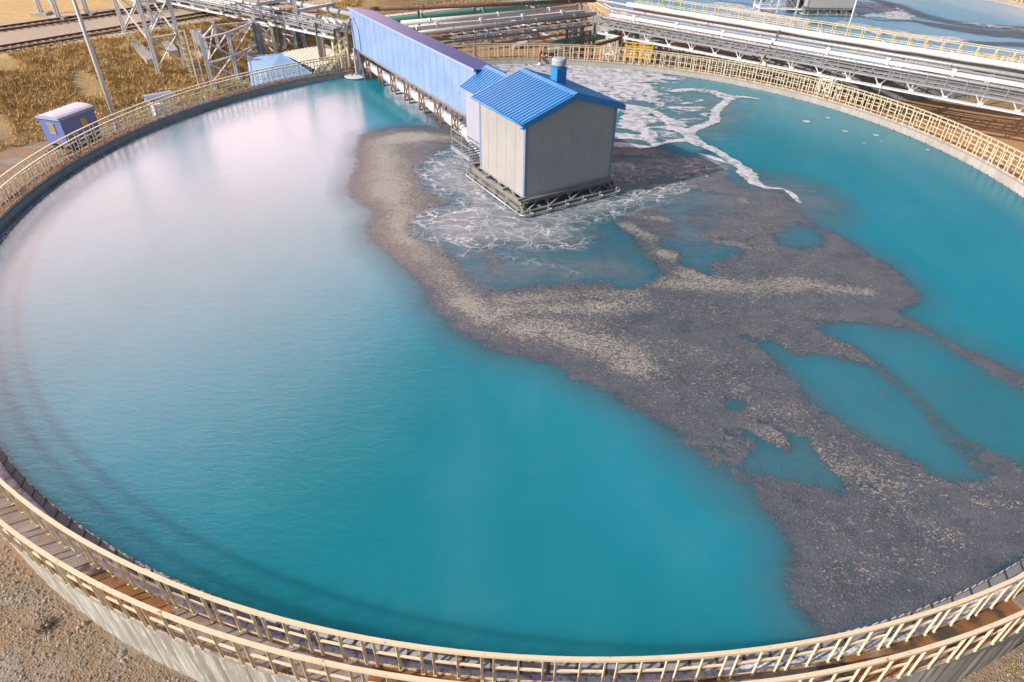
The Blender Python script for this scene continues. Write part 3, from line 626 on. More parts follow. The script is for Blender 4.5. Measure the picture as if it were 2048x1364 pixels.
# ------------------------------------------------------------------ centre house, drive platform, gallery
Uh = Vector((.8522, .5232, 0)); Vh = Vector((-.5232, .8522, 0)); ZU = Vector((0, 0, 1))
def L(u, v, z): return Uh * u + Vh * v + ZU * z
def roof_slope(b, pe, pr, v0, v1, pitch=.235, thick=.03, rib=.06, T=None):
    """ribbed sheet from eave point (u,z) to ridge point (u,z), along v0..v1"""
    n = max(2, round((v1 - v0) / pitch)); w = (v1 - v0) / n; e = Vector((pe[0], 0, pe[1])); r = Vector((pr[0], 0, pr[1])); d = (r - e).normalized(); nn = Vector((-d.z, 0, d.x))
    if nn.z < 0: nn = -nn
    prof = []
    for i in range(n):
        s = v0 + i * w; prof += [(s, 0), (s + w * .38, 0), (s + w * .50, rib), (s + w * .88, rib)]
    prof.append((v1, 0)); vs = []
    for s, h in prof:
        for q in (e, r): p = q + nn * h; vs.append(T(p.x, s, p.z))
    for s, h in prof:
        for q in (e, r): p = q - nn * thick; vs.append(T(p.x, s, p.z))
    m = len(prof); fs = [(2 * i, 2 * i + 2, 2 * i + 3, 2 * i + 1) for i in range(m - 1)] + [(2 * m + 2 * i, 2 * m + 2 * i + 1, 2 * m + 2 * i + 3, 2 * m + 2 * i + 2) for i in range(m - 1)]
    fs += [(2 * i, 2 * m + 2 * i, 2 * m + 2 * i + 2, 2 * i + 2) for i in range(m - 1)] + [(2 * i + 1, 2 * i + 3, 2 * m + 2 * i + 3, 2 * m + 2 * i + 1) for i in range(m - 1)]
    fs += [(0, 1, 2 * m + 1, 2 * m), (2 * m - 2, 4 * m - 2, 4 * m - 1, 2 * m - 1)]
    b.add(vs, fs)
def make_house(label):
    T = L; o = L(.22, .2, 0); t = thing('drive_house', o, label, 'house')
    u0, u1, v0, v1, z0, ze, zr, um = -2.38, 2.82, -2.0, 2.35, .80, 4.46, 5.30, .22
    b = MB()   # walls as one shell with gable ends
    def panel_wall(a, c, top_a, top_c, outn):   # a..c at floor, ribbed shallowly
        pass
    th = .10
    b.prism([T(u0, v0, z0), T(u1, v0, z0), T(u1, v0, ze), T(um, v0, zr), T(u0, v0, ze)], Vh * th)
    b.prism([T(u0, v1, z0), T(u1, v1, z0), T(u1, v1, ze), T(um, v1, zr), T(u0, v1, ze)], -Vh * th)
    b.prism([T(u0, v0 + th, z0), T(u0, v1 - th, z0), T(u0, v1 - th, ze), T(u0, v0 + th, ze)], Uh * th)
    b.prism([T(u1, v0 + th, z0), T(u1, v1 - th, z0), T(u1, v1 - th, ze), T(u1, v0 + th, ze)], -Uh * th)
    b.prism([T(u0 + th, v0 + th, z0), T(u1 - th, v0 + th, z0), T(u1 - th, v1 - th, z0), T(u0 + th, v1 - th, z0)], ZU * .08)
    w = b.build('wall', 'clad', t)
    b = MB()   # standing seams of the cladding sheets
    for k in range(1, 6):
        u = u0 + (u1 - u0) * k / 6; zt = ze + (zr - ze) * (1 - abs(u - um) / (u1 - um)) - .12; b.beam(T(u, v0 - .001, z0 + .02), T(u, v0 - .001, zt), .016, .006, Uh)
    for k in range(1, 5):
        v = v0 + (v1 - v0) * k / 5; b.beam(T(u0 - .001, v, z0 + .02), T(u0 - .001, v, ze - .05), .016, .006, Vh); b.beam(T(u1 + .001, v, z0 + .02), T(u1 + .001, v, ze - .05), .016, .006, Vh)
    b.build('wall_seam', 'clad', w)
    for uu, vv in ((u0, v0), (u1, v0), (u0, v1), (u1, v1)):
        b = MB(); sx = -1 if uu == u0 else 1; sy = -1 if vv == v0 else 1
        b.box(T(uu - sx * .06, vv + sy * .010, (z0 + ze) / 2), (.15, .014, ze - z0 + .02), (Uh, Vh, ZU)); b.box(T(uu + sx * .010, vv - sy * .06, (z0 + ze) / 2), (.014, .15, ze - z0 + .02), (Uh, Vh, ZU))
        b.build('corner_trim', 'cornerblue', t)
    b = MB(); b.beam(T(u0 - .015, v0 - .02, z0 + .03), T(u1 + .015, v0 - .02, z0 + .03), .03, .09); b.beam(T(u0 - .02, v0, z0 + .03), T(u0 - .02, v1, z0 + .03), .03, .09); b.build('base_flashing', 'galv', t)
    # roof: two ribbed slopes, ridge cap, gable fascia
    eo = .30; sl = (zr - ze) / (u1 - um); zz = ze - eo * sl + .10
    rf = MB(); roof_slope(rf, (u0 - eo, zz), (um, zr + .10), v0 - .22, v1 + .2, T=T); roof_slope(rf, (u1 + eo, zz), (um + .002, zr + .10), v0 - .22, v1 + .2, T=T); roof = rf.build('roof', 'blue', t)
    b = MB()
    for sg in (-1, 1): b.prism([T(um, v0 - .25, zr + .155), T(um + sg * .22, v0 - .25, zr + .155 - .22 * sl), T(um + sg * .22, v0 - .25, zr + .14 - .22 * sl), T(um, v0 - .25, zr + .14)], Vh * (v1 - v0 + .46))
    b.build('ridge_cap', 'blue', roof)
    b = MB()
    for sg, ue in ((-1, u0 - eo - .01), (1, u1 + eo + .01)):
        b.prism([T(um, v0 - .235, zr + .13), T(ue, v0 - .235, zz + .03), T(ue, v0 - .235, zz - .24), T(um, v0 - .235, zr - .14)], -Vh * .02)
        b.prism([T(um, v0 - .21, zr - .125), T(ue, v0 - .21, zz - .225), T(ue, v0 - .21, zz - .245), T(um, v0 - .21, zr - .145)], Vh * .205)
    b.build('fascia', 'blue', roof)
    b = MB(); b.tube([T(u0 - eo - .05, v0 - .2, zz - .03), T(u0 - eo - .05, v1 + .2, zz - .03)], .05, 8); b.build('gutter', 'blue', roof)
    # square flue with round cowl
    ch = MB(); cu, cv = .95, .40; zc = 4.76
    for (a, c_, sz) in ((0, 0, 0),): ch.box(T(cu, cv, zc + .52), (.56, .56, 1.19), (Uh, Vh, ZU)); ch.box(T(cu, cv, zc + 1.13), (.61, .61, .03), (Uh, Vh, ZU))
    cho = ch.build('vent_box', 'blue', t)
    b = MB(); c = T(cu, cv, 0)
    b.ring([(.001, 5.90), (.18, 5.90), (.18, 5.97), (.33, 5.99), (.35, 6.03), (.35, 6.24), (.31, 6.30), (.001, 6.33)], 28, (c.x, c.y)); b.build('cowl', 'cowl', cho)
    # lower porch wing at the back where the gallery arrives
    a0, a1, w0, w1, zb, ae, ar, am = -1.42, 1.42, 2.36, 5.65, 1.15, 4.05, 4.80, 0.0
    b = MB()
    b.prism([T(a0, w0, zb), T(a0, w1, zb), T(a0, w1, ae), T(a0, w0, ae)], Uh * .08); b.prism([T(a1, w0, zb), T(a1, w1, zb), T(a1, w1, ae), T(a1, w0, ae)], -Uh * .08)
    b.prism([T(a0 + .08, w1, zb), T(a1 - .08, w1, zb), T(a1 - .08, w1, ae), T(am, w1, ar - .02), T(a0 + .08, w1, ae)], -Vh * .08)
    b.prism([T(a0 + .08, w0, zb), T(a1 - .08, w0, zb), T(a1 - .08, w1 - .08, zb), T(a0 + .08, w1 - .08, zb)], ZU * .08); b.build('wing_wall', 'wing', t)
    b = MB(); sl2 = (ar - ae) / a1; z2 = ae - .22 * sl2 + .06
    roof_slope(b, (a0 - .22, z2), (am, ar + .06), w0 + .21, w1 + .2, T=T); roof_slope(b, (a1 + .22, z2), (am + .002, ar + .06), w0 + .21, w1 + .2, T=T)
    for sg in (-1, 1): b.prism([T(am, w0 + .21, ar + .115), T(am + sg * .18, w0 + .21, ar + .115 - .18 * sl2), T(am + sg * .18, w0 + .21, ar + .10 - .18 * sl2), T(am, w0 + .21, ar + .10)], Vh * (w1 - w0))
    b.build('wing_roof', 'blue', t)
    return t
M['cornerblue'] = paint('blue_grey_corner_trim', (.24, .30, .46), .45, .03, .1)
M['cowl'] = paint('grey_vent_cowl', (.48, .50, .55), .5, .05, .15)
M['wing'] = paint('lavender_wing_cladding', (.47, .46, .56), .5, .03, .15)
house = make_house('grey clad house with blue ribbed roof and square vent, amid the turquoise tank')

def make_platform(label):
    T = L; o = L(.22, .2, 0); t = thing('steel_platform', o, label, 'platform')
    u0, u1, v0, v1 = -2.69, 3.19, -2.47, 3.4
    b = MB()
    for vv in (v0 + .35, .2, v1 - .3): b.ibeam(T(u0 + .2, vv, .70), T(u1 - .2, vv, .70), .16, .18)
    for uu in (u0 + .2, .25, u1 - .2): b.ibeam(T(uu, v0 + .3, .50), T(uu, v1, .50), .16, .2)
    b.build('deck_frame', 'platform', t)
    b = MB()
    for vv in (v0 + .12, v1): b.ibeam(T(u0 + .1, vv, .22), T(u1 - .1, vv, .22), .14, .16)
    for uu in (u0 + .12, u1 - .12): b.ibeam(T(uu, v0 + .21, .22), T(uu, v1, .22), .14, .16)
    b.build('lower_frame', 'platform', t)
    b = MB()   # raking struts under the house
    for uu in (u0 + .12, u1 - .12):
        k = 4
        for i in range(k):
            va = v0 + .2 + (v1 - v0 - .4) * i / k; vb = v0 + .2 + (v1 - v0 - .4) * (i + 1) / k
            b.angle(T(uu, va, .28), T(uu + (.15 if uu < 0 else -.15), vb, .78), .07); b.beam(T(uu, vb, .28), T(uu, vb, .80), .07, .07)
    for i in range(4):
        ua = u0 + .3 + 5.2 * i / 4; ub = ua + 1.3; b.angle(T(ua, v0 + .15, .28), T(ub, v0 + .45, .76), .08); b.beam(T(ub, v0 + .15, .26), T(ub - .15, v0 + .5, .78), .08, .06)
        b.tube([T(ua + .3, v0 + .8, .15), T(ua + .9, v0 + 1.3, .45), T(ua + 1.2, v0 + 2.2, .40)], .09, 8)
    b.build('strut', 'platform', t)
    b = MB()   # channel step beams along the lit side
    b.ibeam(T(u0 + .10, v0 + .35, .62), T(u0 + .10, v1 - .6, .62), .16, .2)
    for vv in (v0 + .45, v0 + 1.9, v0 + 3.6): b.ibeam(T(u0 - .05, vv, .80), T(u0 + .5, vv, .80), .12, .14)
    b.build('side_beam', 'platform', t)
    b = MB()   # spray pipe running round the frame
    z = .17; r = .30; ring = []
    for cu, cv, a in ((u0 + r - .1, v0 + r - .1, PI), (u1 - r + .1, v0 + r - .1, 1.5 * PI), (u1 - r + .1, v1 - r, 0), (u0 + r - .1, v1 - r, .5 * PI)):
        for k in range(6): ring.append(T(cu + r * math.cos(a + k * PI / 10), cv + r * math.sin(a + k * PI / 10), z))
    b.tube(ring + [ring[0]], .045, 8); b.build('spray_pipe', 'galv', t)
    for i in range(6):
        uu = u0 + .35 + i * 1.05; b = MB(); b.beam(T(uu, v0 - .02, .10), T(uu, v0 - .02, .44), .05, .05); b.tube([T(uu + .06, v0 - .07, .22), T(uu + .2, v0 - .13, .22)], .05, 8); b.box(T(uu, v0 - .06, .12), (.1, .1, .14), (Uh, Vh, ZU)); b.build('nozzle', 'galv', t)
    for i in range(5):
        vv = v0 + .5 + i * 1.1; b = MB(); b.beam(T(u0 - .02, vv, .05), T(u0 - .02, vv, .42), .06, .06); b.box(T(u0 - .06, vv, .16), (.12, .1, .2), (Uh, Vh, ZU)); b.build('nozzle', 'galv', t)
    b = MB()   # landing with stair struts under the wing
    b.ibeam(T(-2.3, 3.6, .78), T(-2.3, 5.9, .78), .14, .16); b.ibeam(T(-1.0, 3.6, .78), T(-1.0, 5.9, .78), .14, .16)
    for k in range(7): b.ibeam(T(-2.3, 3.7 + k * .36, .82), T(-1.0, 3.7 + k * .36, .82), .06, .06)
    for vv in (3.7, 4.6, 5.8): b.beam(T(-2.3, vv, .3), T(-2.3, vv, 1.9), .05, .05)
    b.beam(T(-2.3, 3.7, 1.85), T(-2.3, 5.8, 1.85), .045, .045); b.beam(T(-2.3, 3.7, 1.35), T(-2.3, 5.8, 1.35), .035, .035); b.beam(T(-2.3, 3.7, .3), T(-2.3, 5.8, .8), .05, .05); b.beam(T(-2.25, 5.8, .3), T(-2.25, 3.7, .8), .05, .05)
    b.beam(T(-2.0, 3.6, .1), T(-1.2, 5.8, .9), .06, .06); b.build('landing', 'galv', t)
    return t
platform = make_platform('grey steel platform of beams and spray pipe under the centre house')

def make_gallery(label, n_frames=6):
    T = L; t = thing('covered_gallery', L(0, 15.3, 0), label, 'gallery')
    a0, a1, v0, v1, zb, zl, zr = -.75, 1.1, 5.68, 25.3, 2.02, 4.76, 4.36
    b = MB(); b.prism([T(a0, v0, zb), T(a0, v1, zb), T(a0, v1, zl), T(a0, v0, zl)], Uh * .06); b.prism([T(a1, v0, zb), T(a1, v1, zb), T(a1, v1, zr), T(a1, v0, zr)], -Uh * .06)
    b.prism([T(a0 + .06, v1, zb), T(a1 - .06, v1, zb), T(a1 - .06, v1, zr), T(a0 + .06, v1, zl - .02)], -Vh * .06); wl = b.build('side_wall', 'blue_gal', t)
    b = MB()
    for k in range(1, 20): v = v0 + (v1 - v0) * k / 20; b.beam(T(a0 - .001, v, zb + .03), T(a0 - .003, v, zl - .1), .018, .004, Vh)
    b.build('wall_seam', 'blue_gal', wl)
    b = MB(); b.prism([T(a0 - .10, v0 - .02, zl + .05), T(a1 + .1, v0 - .02, zr + .0), T(a1 + .1, v0 - .02, zr - .05 + .09), T(a0 - .1, v0 - .02, zl + .09)], Vh * (v1 - v0 + .12)); b.build('roof', 'galroof', t)
    b = MB(); b.beam(T(a0 - .11, v0, zl + .0), T(a0 - .11, v1 + .1, zl + .0), .02, .14); b.build('eave_trim', 'bluecabinlight', t)
    b = MB(); b.ibeam(T(a0 + .12, v0, zb - .11), T(a0 + .12, v1, zb - .11), .14, .2); b.ibeam(T(a1 - .12, v0, zb - .11), T(a1 - .12, v1, zb - .11), .14, .2)
    for k in range(14): v = v0 + .6 + k * 1.42; b.beam(T(a0 + .12, v, zb - .1), T(a1 - .12, v, zb - .1), .1, .1)
    b.build('floor_beam', 'platform', t)
    for k in range(7):   # hanging braced frames that carry the pipe
        v = 8.0 + k * 2.35; b = MB(); lo = .55; hi = zb - .2
        for du in (a0 - .05, a1 - .35): b.angle(T(du, v, lo), T(du, v, hi), .08); b.angle(T(du, v + .75, lo), T(du, v + .75, hi), .08)
        b.angle(T(a0 - .05, v, lo + .05), T(a0 - .05, v + .75, hi - .05), .06); b.angle(T(a0 - .05, v + .75, lo + .05), T(a0 - .05, v, hi - .05), .06)
        b.beam(T(a0 - .05, v, lo + .4), T(a0 - .05, v + .75, lo + .4), .06); b.beam(T(a0 - .05, v, lo), T(a1 - .35, v, lo), .08); b.beam(T(a0 - .05, v + .75, lo), T(a1 - .35, v + .75, lo), .08)
        b.build('hanger_frame', 'hanger', t)
    b = MB(); b.tube([T(a0 - .03, 24.6, zl - .5), T(a0 - .03, 23.7, zl - 1.2), T(a0 - .03, 23.65, zb + .05)], .025, 6); b.tube([T(a0 - .03, 25.2, zl - .9), T(a0 - .03, 24.9, zb + .8), T(a0 - .03, 24.88, zb)], .02, 6); b.build('conduit', 'hanger', t)
    return t
M['galroof'] = paint('blue_violet_roof_sheet', (.10, .12, .42), .4, .03, .12)
M['hanger'] = paint('rusting_hanger_steel', (.26, .17, .13), .7, .55, .3)
gallery = make_gallery('long blue covered gallery running from the back of the centre house to the tank rim')
b = MB(); b.tube([L(-.25, 27, .95), L(-.25, 24, .95), L(-.25, 12, .92), L(-.32, 8.2, .75), L(-.5, 5.6, .32), L(-.6, 4.6, .05), L(-.65, 4.0, -.25)], .30, 16)
o = b.build('feed_pipe', 'white', None, L(-.3, 15, .9)); tag(o, 'fat white feed pipe hung below the blue gallery, dipping into the water', 'pipe')
# end pier of the gallery
t = thing('gallery_pier', L(0, 25.7, -2.2), 'tapering dark concrete pier with white edge, under the rim end of the blue gallery', 'pier')
b = MB(); b.prism([L(-.7, 25.15, -.3), L(-.7, 23.6, -.1), L(-.7, 24.4, 1.85), L(-.7, 25.15, 1.9)], Uh * 1.6); b.build('blade', 'dark', t)
b = MB(); b.beam(L(-.80, 25.2, -.2), L(-.80, 25.2, 2.0), .12, .12, Vh); b.build('edge_post', 'white', t)

c = L(-1.0, 24.85, 0); b = MB(); b.ring([(.001, .03), (.85, .03), (.9, .06), (.9, .10), (.001, .12)], 32, (c.x, c.y)); 
o = b.build('disc', 'white', None, (c.x, c.y, .03)); o.name = 'round_cover'; tag(o, 'flat round white disc on the water below the rim end of the gallery', 'cover')
c = L(-1.25, 25.0, 0); b = MB(); b.tube([(c.x, c.y, .1), (c.x, c.y, 3.4), L(-.8, 25.0, 4.1)], .06, 8)
tag(b.build('rusty_standpipe', 'hanger', None, (c.x, c.y, .1)), 'tall thin rusty standpipe rising from the white disc beside the gallery end', 'pipe')
M['foam2'] = M['foam']
M['orange'] = paint('orange_paint', (.75, .20, .03), .5, .1, .2)
M['polewood'] = paint('weathered_pole', (.42, .27, .17), .8, .2, .3)
M['paleroof'] = paint('pale_roof_sheet', (.78, .72, .62), .6, .04, .2)
M['glassy'] = paint('brown_window_board', (.42, .30, .17), .5, 0, .1)
M['shrub'] = paint('dark_dry_twig', (.10, .075, .05), .9, 0, .2)
M['weed'] = paint('yellow_green_weed', (.42, .36, .12), .8, 0, .2)
def foamwater():
    t = NT('white_falling_water'); return t.done(t.pbsdf((.82, .83, .86), .4, 0, t.bump(t.noise(t.pos(), 12, 4), .6, .03)))
M['foamwater'] = foamwater()

# ------------------------------------------------------------------ pipe bridges
def onplane(px, py, n, o):
    r = (px - 1024) / 1314.06 * AX + (py - 682) / 1314.06 * AD + AZ; r = Vector(r); n = Vector(n)
    return CAM + r * ((o - CAM.dot(n)) / r.dot(n))
def on_ground(px, py):
    z = -2.2
    for _ in range(30): p = G(px, py, z); z = .5 * z + .5 * gz(p.x, p.y)
    return G(px, py, z)
N1 = Vector((.6559, .7548, 0)); D1 = Vector((.7548, -.6559, 0))
N2 = Vector((-.516, .857, 0)); D2 = Vector((-.857, -.516, 0))
N3 = Vector((.585, .811, 0)); D3 = Vector((-.811, .585, 0))
CORNER = Vector((5.75, 32.8, 0))
def B1(s, o, z): return D1 * s + N1 * o + ZU * z
def frame(Nv, Dv, p0):
    s0 = p0.dot(Dv); o0 = p0.dot(Nv)
    return lambda s, o, z: Dv * (s0 + s) + Nv * (o0 + o) + ZU * z
F1 = frame(N1, D1, CORNER); F2 = frame(N2, D2, CORNER); F3 = frame(N3, D3, Vector((-15.6, 23.95, 0)))
def bridge(T, L0, L1, w, zc, zt, label, legs, rail_mat='grey', chord='white', rail=True, pitch=2.15, group=None, xb=True):
    t = thing('pipe_bridge', T(L0, 0, -2.2), label, 'bridge', group)
    for o in (0, w):
        b = MB(); b.ibeam(T(L0, o, zc), T(L1, o, zc), .16, .16); b.build('bottom_chord', chord, t)
        b = MB(); b.ibeam(T(L0, o, zt), T(L1, o, zt), .16, .18); b.build('top_chord', 'grey', t)
        k = int((L1 - L0) / pitch)
        for i in range(k):
            b = MB(); s = L0 + (i + .5) * pitch
            b.angle(T(s, o, zc + .06), T(s - .42, o, zt - .05), .07); b.angle(T(s, o, zc + .06), T(s + .42, o, zt - .05), .07); b.box(T(s, o - .01, zc + .10), (.34, .02, .2), (T(1, 0, 0) - T(0, 0, 0), T(0, 1, 0) - T(0, 0, 0), ZU))
            if i % 2 == 0: b.beam(T(s, o, zc), T(s, o, zt), .06, .06)
            b.build('web_strut', chord if o == 0 else 'grey', t)
    b = MB()
    for i in range(int((L1 - L0) / 1.07)):
        s = L0 + .3 + i * 1.07; b.ibeam(T(s, -.1, zt + .12), T(s, w + .1, zt + .12), .09, .12)
        if i % 2: b.angle(T(s, 0, zc), T(s + 1.07, w, zc), .07)
    b.build('cross_beam', 'grey', t)
    b = MB(); b.box(T((L0 + L1) / 2, .34, zt + .20), (L1 - L0, .62, .025), (T(1, 0, 0) - T(0, 0, 0), T(0, 1, 0) - T(0, 0, 0), ZU)); b.build('walkway_floor', 'galv', t)
    if rail:
        b = MB(); zr = zt + .2
        for z in (zr + .28, zr + .58): b.tube([T(L0, -.05, z), T(L1, -.05, z)], .025, 6)
        for i in range(int((L1 - L0) / 1.2) + 1): s = L0 + i * 1.2; b.beam(T(s, -.05, zr - .15), T(s, -.05, zr + .58), .045, .045)
        b.build('handrail', rail_mat, t)
    for s, wide in legs:
        for o in (.02, w - .02):
            for ds in (-wide / 2, wide / 2):
                p = T(s + ds, o, 0); b = MB(); b.ibeam(T(s + ds, o, gz(p.x, p.y) - .1), T(s + ds, o, zc - .08), .2, .2); b.build('support_leg', chord, t)
            b = MB(); g = gz(p.x, p.y); zz = [g + .3, (g + zc) / 2, zc - .2]
            for q in range(2):
                b.angle(T(s - wide / 2, o - .02, zz[q]), T(s + wide / 2, o - .02, zz[q + 1]), .09); b.angle(T(s + wide / 2, o - .04, zz[q]), T(s - wide / 2, o - .04, zz[q + 1]), .09); b.beam(T(s - wide / 2, o, zz[q + 1]), T(s + wide / 2, o, zz[q + 1]), .1, .1)
            b.build('leg_brace', chord, t)
    return t
S1L = (onplane(1657, 150, N1, 28.5) - CORNER).dot(D1)
bridge(F1, 0.15, 52, 2.6, .98, 1.62, 'long grey and white truss pipe bridge passing between the big tank and the second tank', [(S1L, .9), (S1L - 19.5, 1.0), (S1L + 21, .9)])
bridge(F2, .4, 14.5, 2.2, 1.10, 1.62, 'shorter reddish-grey truss pipe bridge slanting from the bridge corner toward the blue gallery', [(.9, .7)], 'hanger', 'grey', True, 2.3)
bridge(F3, .6, 46, 2.3, 2.0, 2.42, 'white truss pipe bridge climbing out of the upper left past the light blue shed', [(9.5, 1.6)], 'white', 'white', True, 2.3)
def pipe(name, pts, r, mat, label, cat='pipe', group=None, flanges=0, box=False, n=12):
    b = MB(); pts = [Vector(p) for p in pts]
    if box: 
        for p, q in zip(pts, pts[1:]): b.beam(p, q, r * 2, r * 2)
    else: b.tube(pts, r, n)
    t = b.build(name, mat, None, pts[0])
    tag(t, label, cat, group)
    if flanges:
        for p, q in zip(pts, pts[1:]):
            d = (q - p); Ln = d.length; d.normalize(); k = int(Ln / flanges)
            for i in range(1, k + 1):
                c = p + d * (i * flanges - flanges * .4); f = MB()
                if box: f.beam(c - d * .09, c + d * .09, r * 2 + .1, r * 2 + .1); f.beam(c + ZU * (r + .05), c + ZU * (r + .17) , .2, .3, d)
                else: f.tube([c - d * .03, c + d * .03], r * 1.28, n)
                f.build('flange' if not box else 'saddle', mat, t)
    return t
def F1p(s0, s1, o, z): return [F1(s0, o, z), F1(s1, o, z)]
def lag(s0, s1, o, z):
    r2 = random.Random(5); k = int((s1 - s0) / 1.6); return [F1(s0 + (s1 - s0) * i / k, o + r2.uniform(-.025, .025), z + r2.uniform(-.02, .03)) for i in range(k + 1)]
pipe('lagged_pipe', lag(1.5, 52, 2.55, 3.12), [.22 + .02 * ((i * 7) % 3 - 1) for i in range(len(lag(1.5, 52, 2.55, 3.12)))], 'offwhite', 'fattest white lagged pipe of the right bridge, just below the yellow railing', 'pipe')
pipe('steel_pipe', F1p(.0, 52, 2.05, 2.72), .13, 'galv', 'mid grey bare pipe just in front of the fat white lagged pipe', 'pipe', None, 6.2)
pipe('steel_pipe', F1p(.2, 52, 1.80, 2.50), .07, 'grey', 'thinnest grey pipe on the right bridge, beside the white square beam', 'pipe', None, 5.1)
pipe('box_beam', F1p(.6, 52, 1.30, 2.36), .12, 'white', 'bright white square beam with bolted saddles along the middle of the right bridge', 'beam', None, 4.3, True)
pipe('steel_pipe', F1p(-.1, 52, .85, 2.12), .10, 'galv', 'light grey pipe in front of the white square beam on the right bridge', 'pipe', None, 7.0)
pipe('steel_pipe', F1p(-.1, 52, .98, 1.92), .085, 'dark', 'dark pipe in shade on the right bridge, nearest the small grey handrail', 'pipe', None, 3.1)
# upper walkway of the right bridge with its yellow railing
t = thing('upper_walkway', F1(4, 3.1, -2.2), 'narrow raised walkway with pale yellow railing on top of the right bridge', 'walkway')
b = MB(); b.box(F1(27, 3.25, 2.86), (50, .62, .03), (D1, N1, ZU)); b.ibeam(F1(2, 2.92, 2.76), F1(52, 2.92, 2.76), .1, .16); b.ibeam(F1(2, 3.58, 2.76), F1(52, 3.58, 2.76), .1, .16); b.build('floor', 'galv', t)
for o in (2.92, 3.58):
    b = MB()
    for z in (3.4, 3.9): b.beam(F1(2, o, z), F1(52, o, z), .06 if z > 3.5 else .045, .04)
    b.beam(F1(2, o, 2.92), F1(52, o, 2.92), .02, .12)
    b.build('rail', 'yellow_pale', t)
for i in range(46):
    for o in (2.92, 3.58): b = MB(); b.beam(F1(2.3 + i * 1.09, o, 2.86), F1(2.3 + i * 1.09, o, 3.88), .055, .05); b.build('post', 'yellow_pale', t)
for i in range(9):
    b = MB(); s = 3 + i * 5.6; b.ibeam(F1(s, 1.2, 1.7), F1(s, 1.2, 2.3), .12, .12); b.ibeam(F1(s, 2.3, 1.7), F1(s, 2.3, 2.74), .14, .14); b.ibeam(F1(s, .7, 2.02 - .16), F1(s, 3.7, 2.0 - .14), .12, .12); b.ibeam(F1(s, 3.5, 1.0), F1(s, 3.5, 2.68), .14, .14); b.angle(F1(s, 2.3, 1.75), F1(s, 3.5, 2.6), .07)
    b.build('bracket_frame', 'white', t)
for i in range(10): b = MB(); b.beam(F1(5.2 + i * 4.6, 2.86, 2.9), F1(5.2 + i * 4.6, 2.86, 3.42), .16, .2); b.build('lamp_box', 'white', t)
# left-running pipes from the corner
pipe('steel_pipe', [F2(-.1, 0.25, 2.48), F2(17.5, 0.45, 2.48)], .14, 'galv', 'grey pipe along the near top edge of the shorter bridge', 'pipe', None, 4.0)
pipe('steel_pipe', [F2(0, .75, 2.22), F2(17.5, .95, 2.22)], .09, 'hanger', 'reddish pipe tucked under the near top grey pipe of the shorter bridge', 'pipe', None, 3.3)
pipe('box_beam', [F2(.4, 1.35, 2.52), F2(17, 1.5, 2.62)], .12, 'white', 'white square beam with saddles lying along the shorter bridge', 'beam', None, 4.1, True)
pipe('lagged_pipe', [F2(.5, 2.3, 2.72), F2(12, 2.7, 2.75), F2(17.5, 3.4, 2.7)], .19, 'offwhite', 'fat white lagged pipe at the far edge of the shorter bridge', 'pipe', None, 5.2)
pipe('steel_pipe', [Vector((5.9, 35.6, 3.15)), Vector((-7.1, 32.0, 3.10)), Vector((-22, 28.8, 3.0))], .17, 'hanger', 'long brownish pipe at the highest level, running behind the blue gallery roof', 'pipe', None, 4.5)
pipe('steel_pipe', [Vector((5.9, 35.6, 3.15)), F1(2, 2.9, 3.0), F1(18, 3.9, 2.7)], .14, 'galv', 'grey pipe turning the bridge corner toward the right walkway', 'pipe')
b = MB()
t = thing('pipe_portal', (0, 33.5, -2.2), 'row of slim grey posts and crossheads carrying the highest brownish pipe', 'support')
for i in range(6):
    s = i / 5; p = Vector((4.6, 35.3, 0)).lerp(Vector((-20, 29.2, 0)), s); b = MB(); b.ibeam((p.x, p.y, -2.2), (p.x, p.y, 2.92), .18, .18); b.build('post', 'grey', t)
    b = MB(); b.ibeam((p.x - .6, p.y + .8, 2.88), (p.x + .5, p.y - .9, 2.88), .12, .12); b.build('crosshead', 'grey', t)
# corner columns
for k, (px, py, lab) in enumerate(((1135, 50, 'grey steel column, leftmost of the cluster below the bridge corner'), (1150, 45, 'grey steel column, second from left in the cluster below the bridge corner'), (1166, 40, 'grey steel column, third from left in the cluster below the bridge corner'), (1190, 48, 'grey steel column standing right at the bend of the two pipe bridges'))):
    p = onplane(px, py, N2, 25.3 + .8 * (k % 2)); b = MB(); b.ibeam((p.x, p.y, -2.25), (p.x, p.y, 1.6), .26, .26); o = b.build('steel_column', 'grey', None, (p.x, p.y, -2.25)); tag(o, lab, 'column')
    f = MB(); f.box((p.x, p.y, -2.14), (.6, .6, .12)); f.beam((p.x - .5, p.y - .2, -1.0), (p.x + .5, p.y + .2, .6), .09, .09); f.build('base_and_brace', 'grey', o)
# green pipe, discharge spout, rusty slurry pipe
pipe('green_pipe', [(0.85, 29.0, -1.2), (0.9, 29.4, -.35), (1.25, 30.1, .12), (2.2, 31.2, .28), (6.5, 34.8, .28), (13, 39, .2)], .36, 'green', 'fat green pipe with a downward elbow behind the far railing, below the bridge corner', 'pipe', None, 0, False, 18)
pipe('slurry_pipe', [(0.9, 26.5, .62), (1.6, 26.75, .60), (4.2, 27.6, .72), (7.2, 30.0, .95), (8.4, 31.6, 1.0), (8.6, 32.2, 1.0)], .15, 'brownpipe', 'rusty brown slurry pipe crossing behind the far railing toward the discharge spout', 'pipe')
pipe('discharge_spout', [(1.05, 26.9, .70), (.55, 26.0, .72), (.45, 25.3, .55), (.46, 24.9, .25)], .11, 'hanger', 'bent spout pouring white froth into the tank at the far rim', 'spout')
b = MB(); b.tube([(.46, 24.88, .22), (.47, 24.78, .10), (.48, 24.7, -.02)], [.10, .15, .26], 12); o = b.build('water_jet', 'foamwater', None, (.47, 24.78, 0)); struct(o, 'stuff')
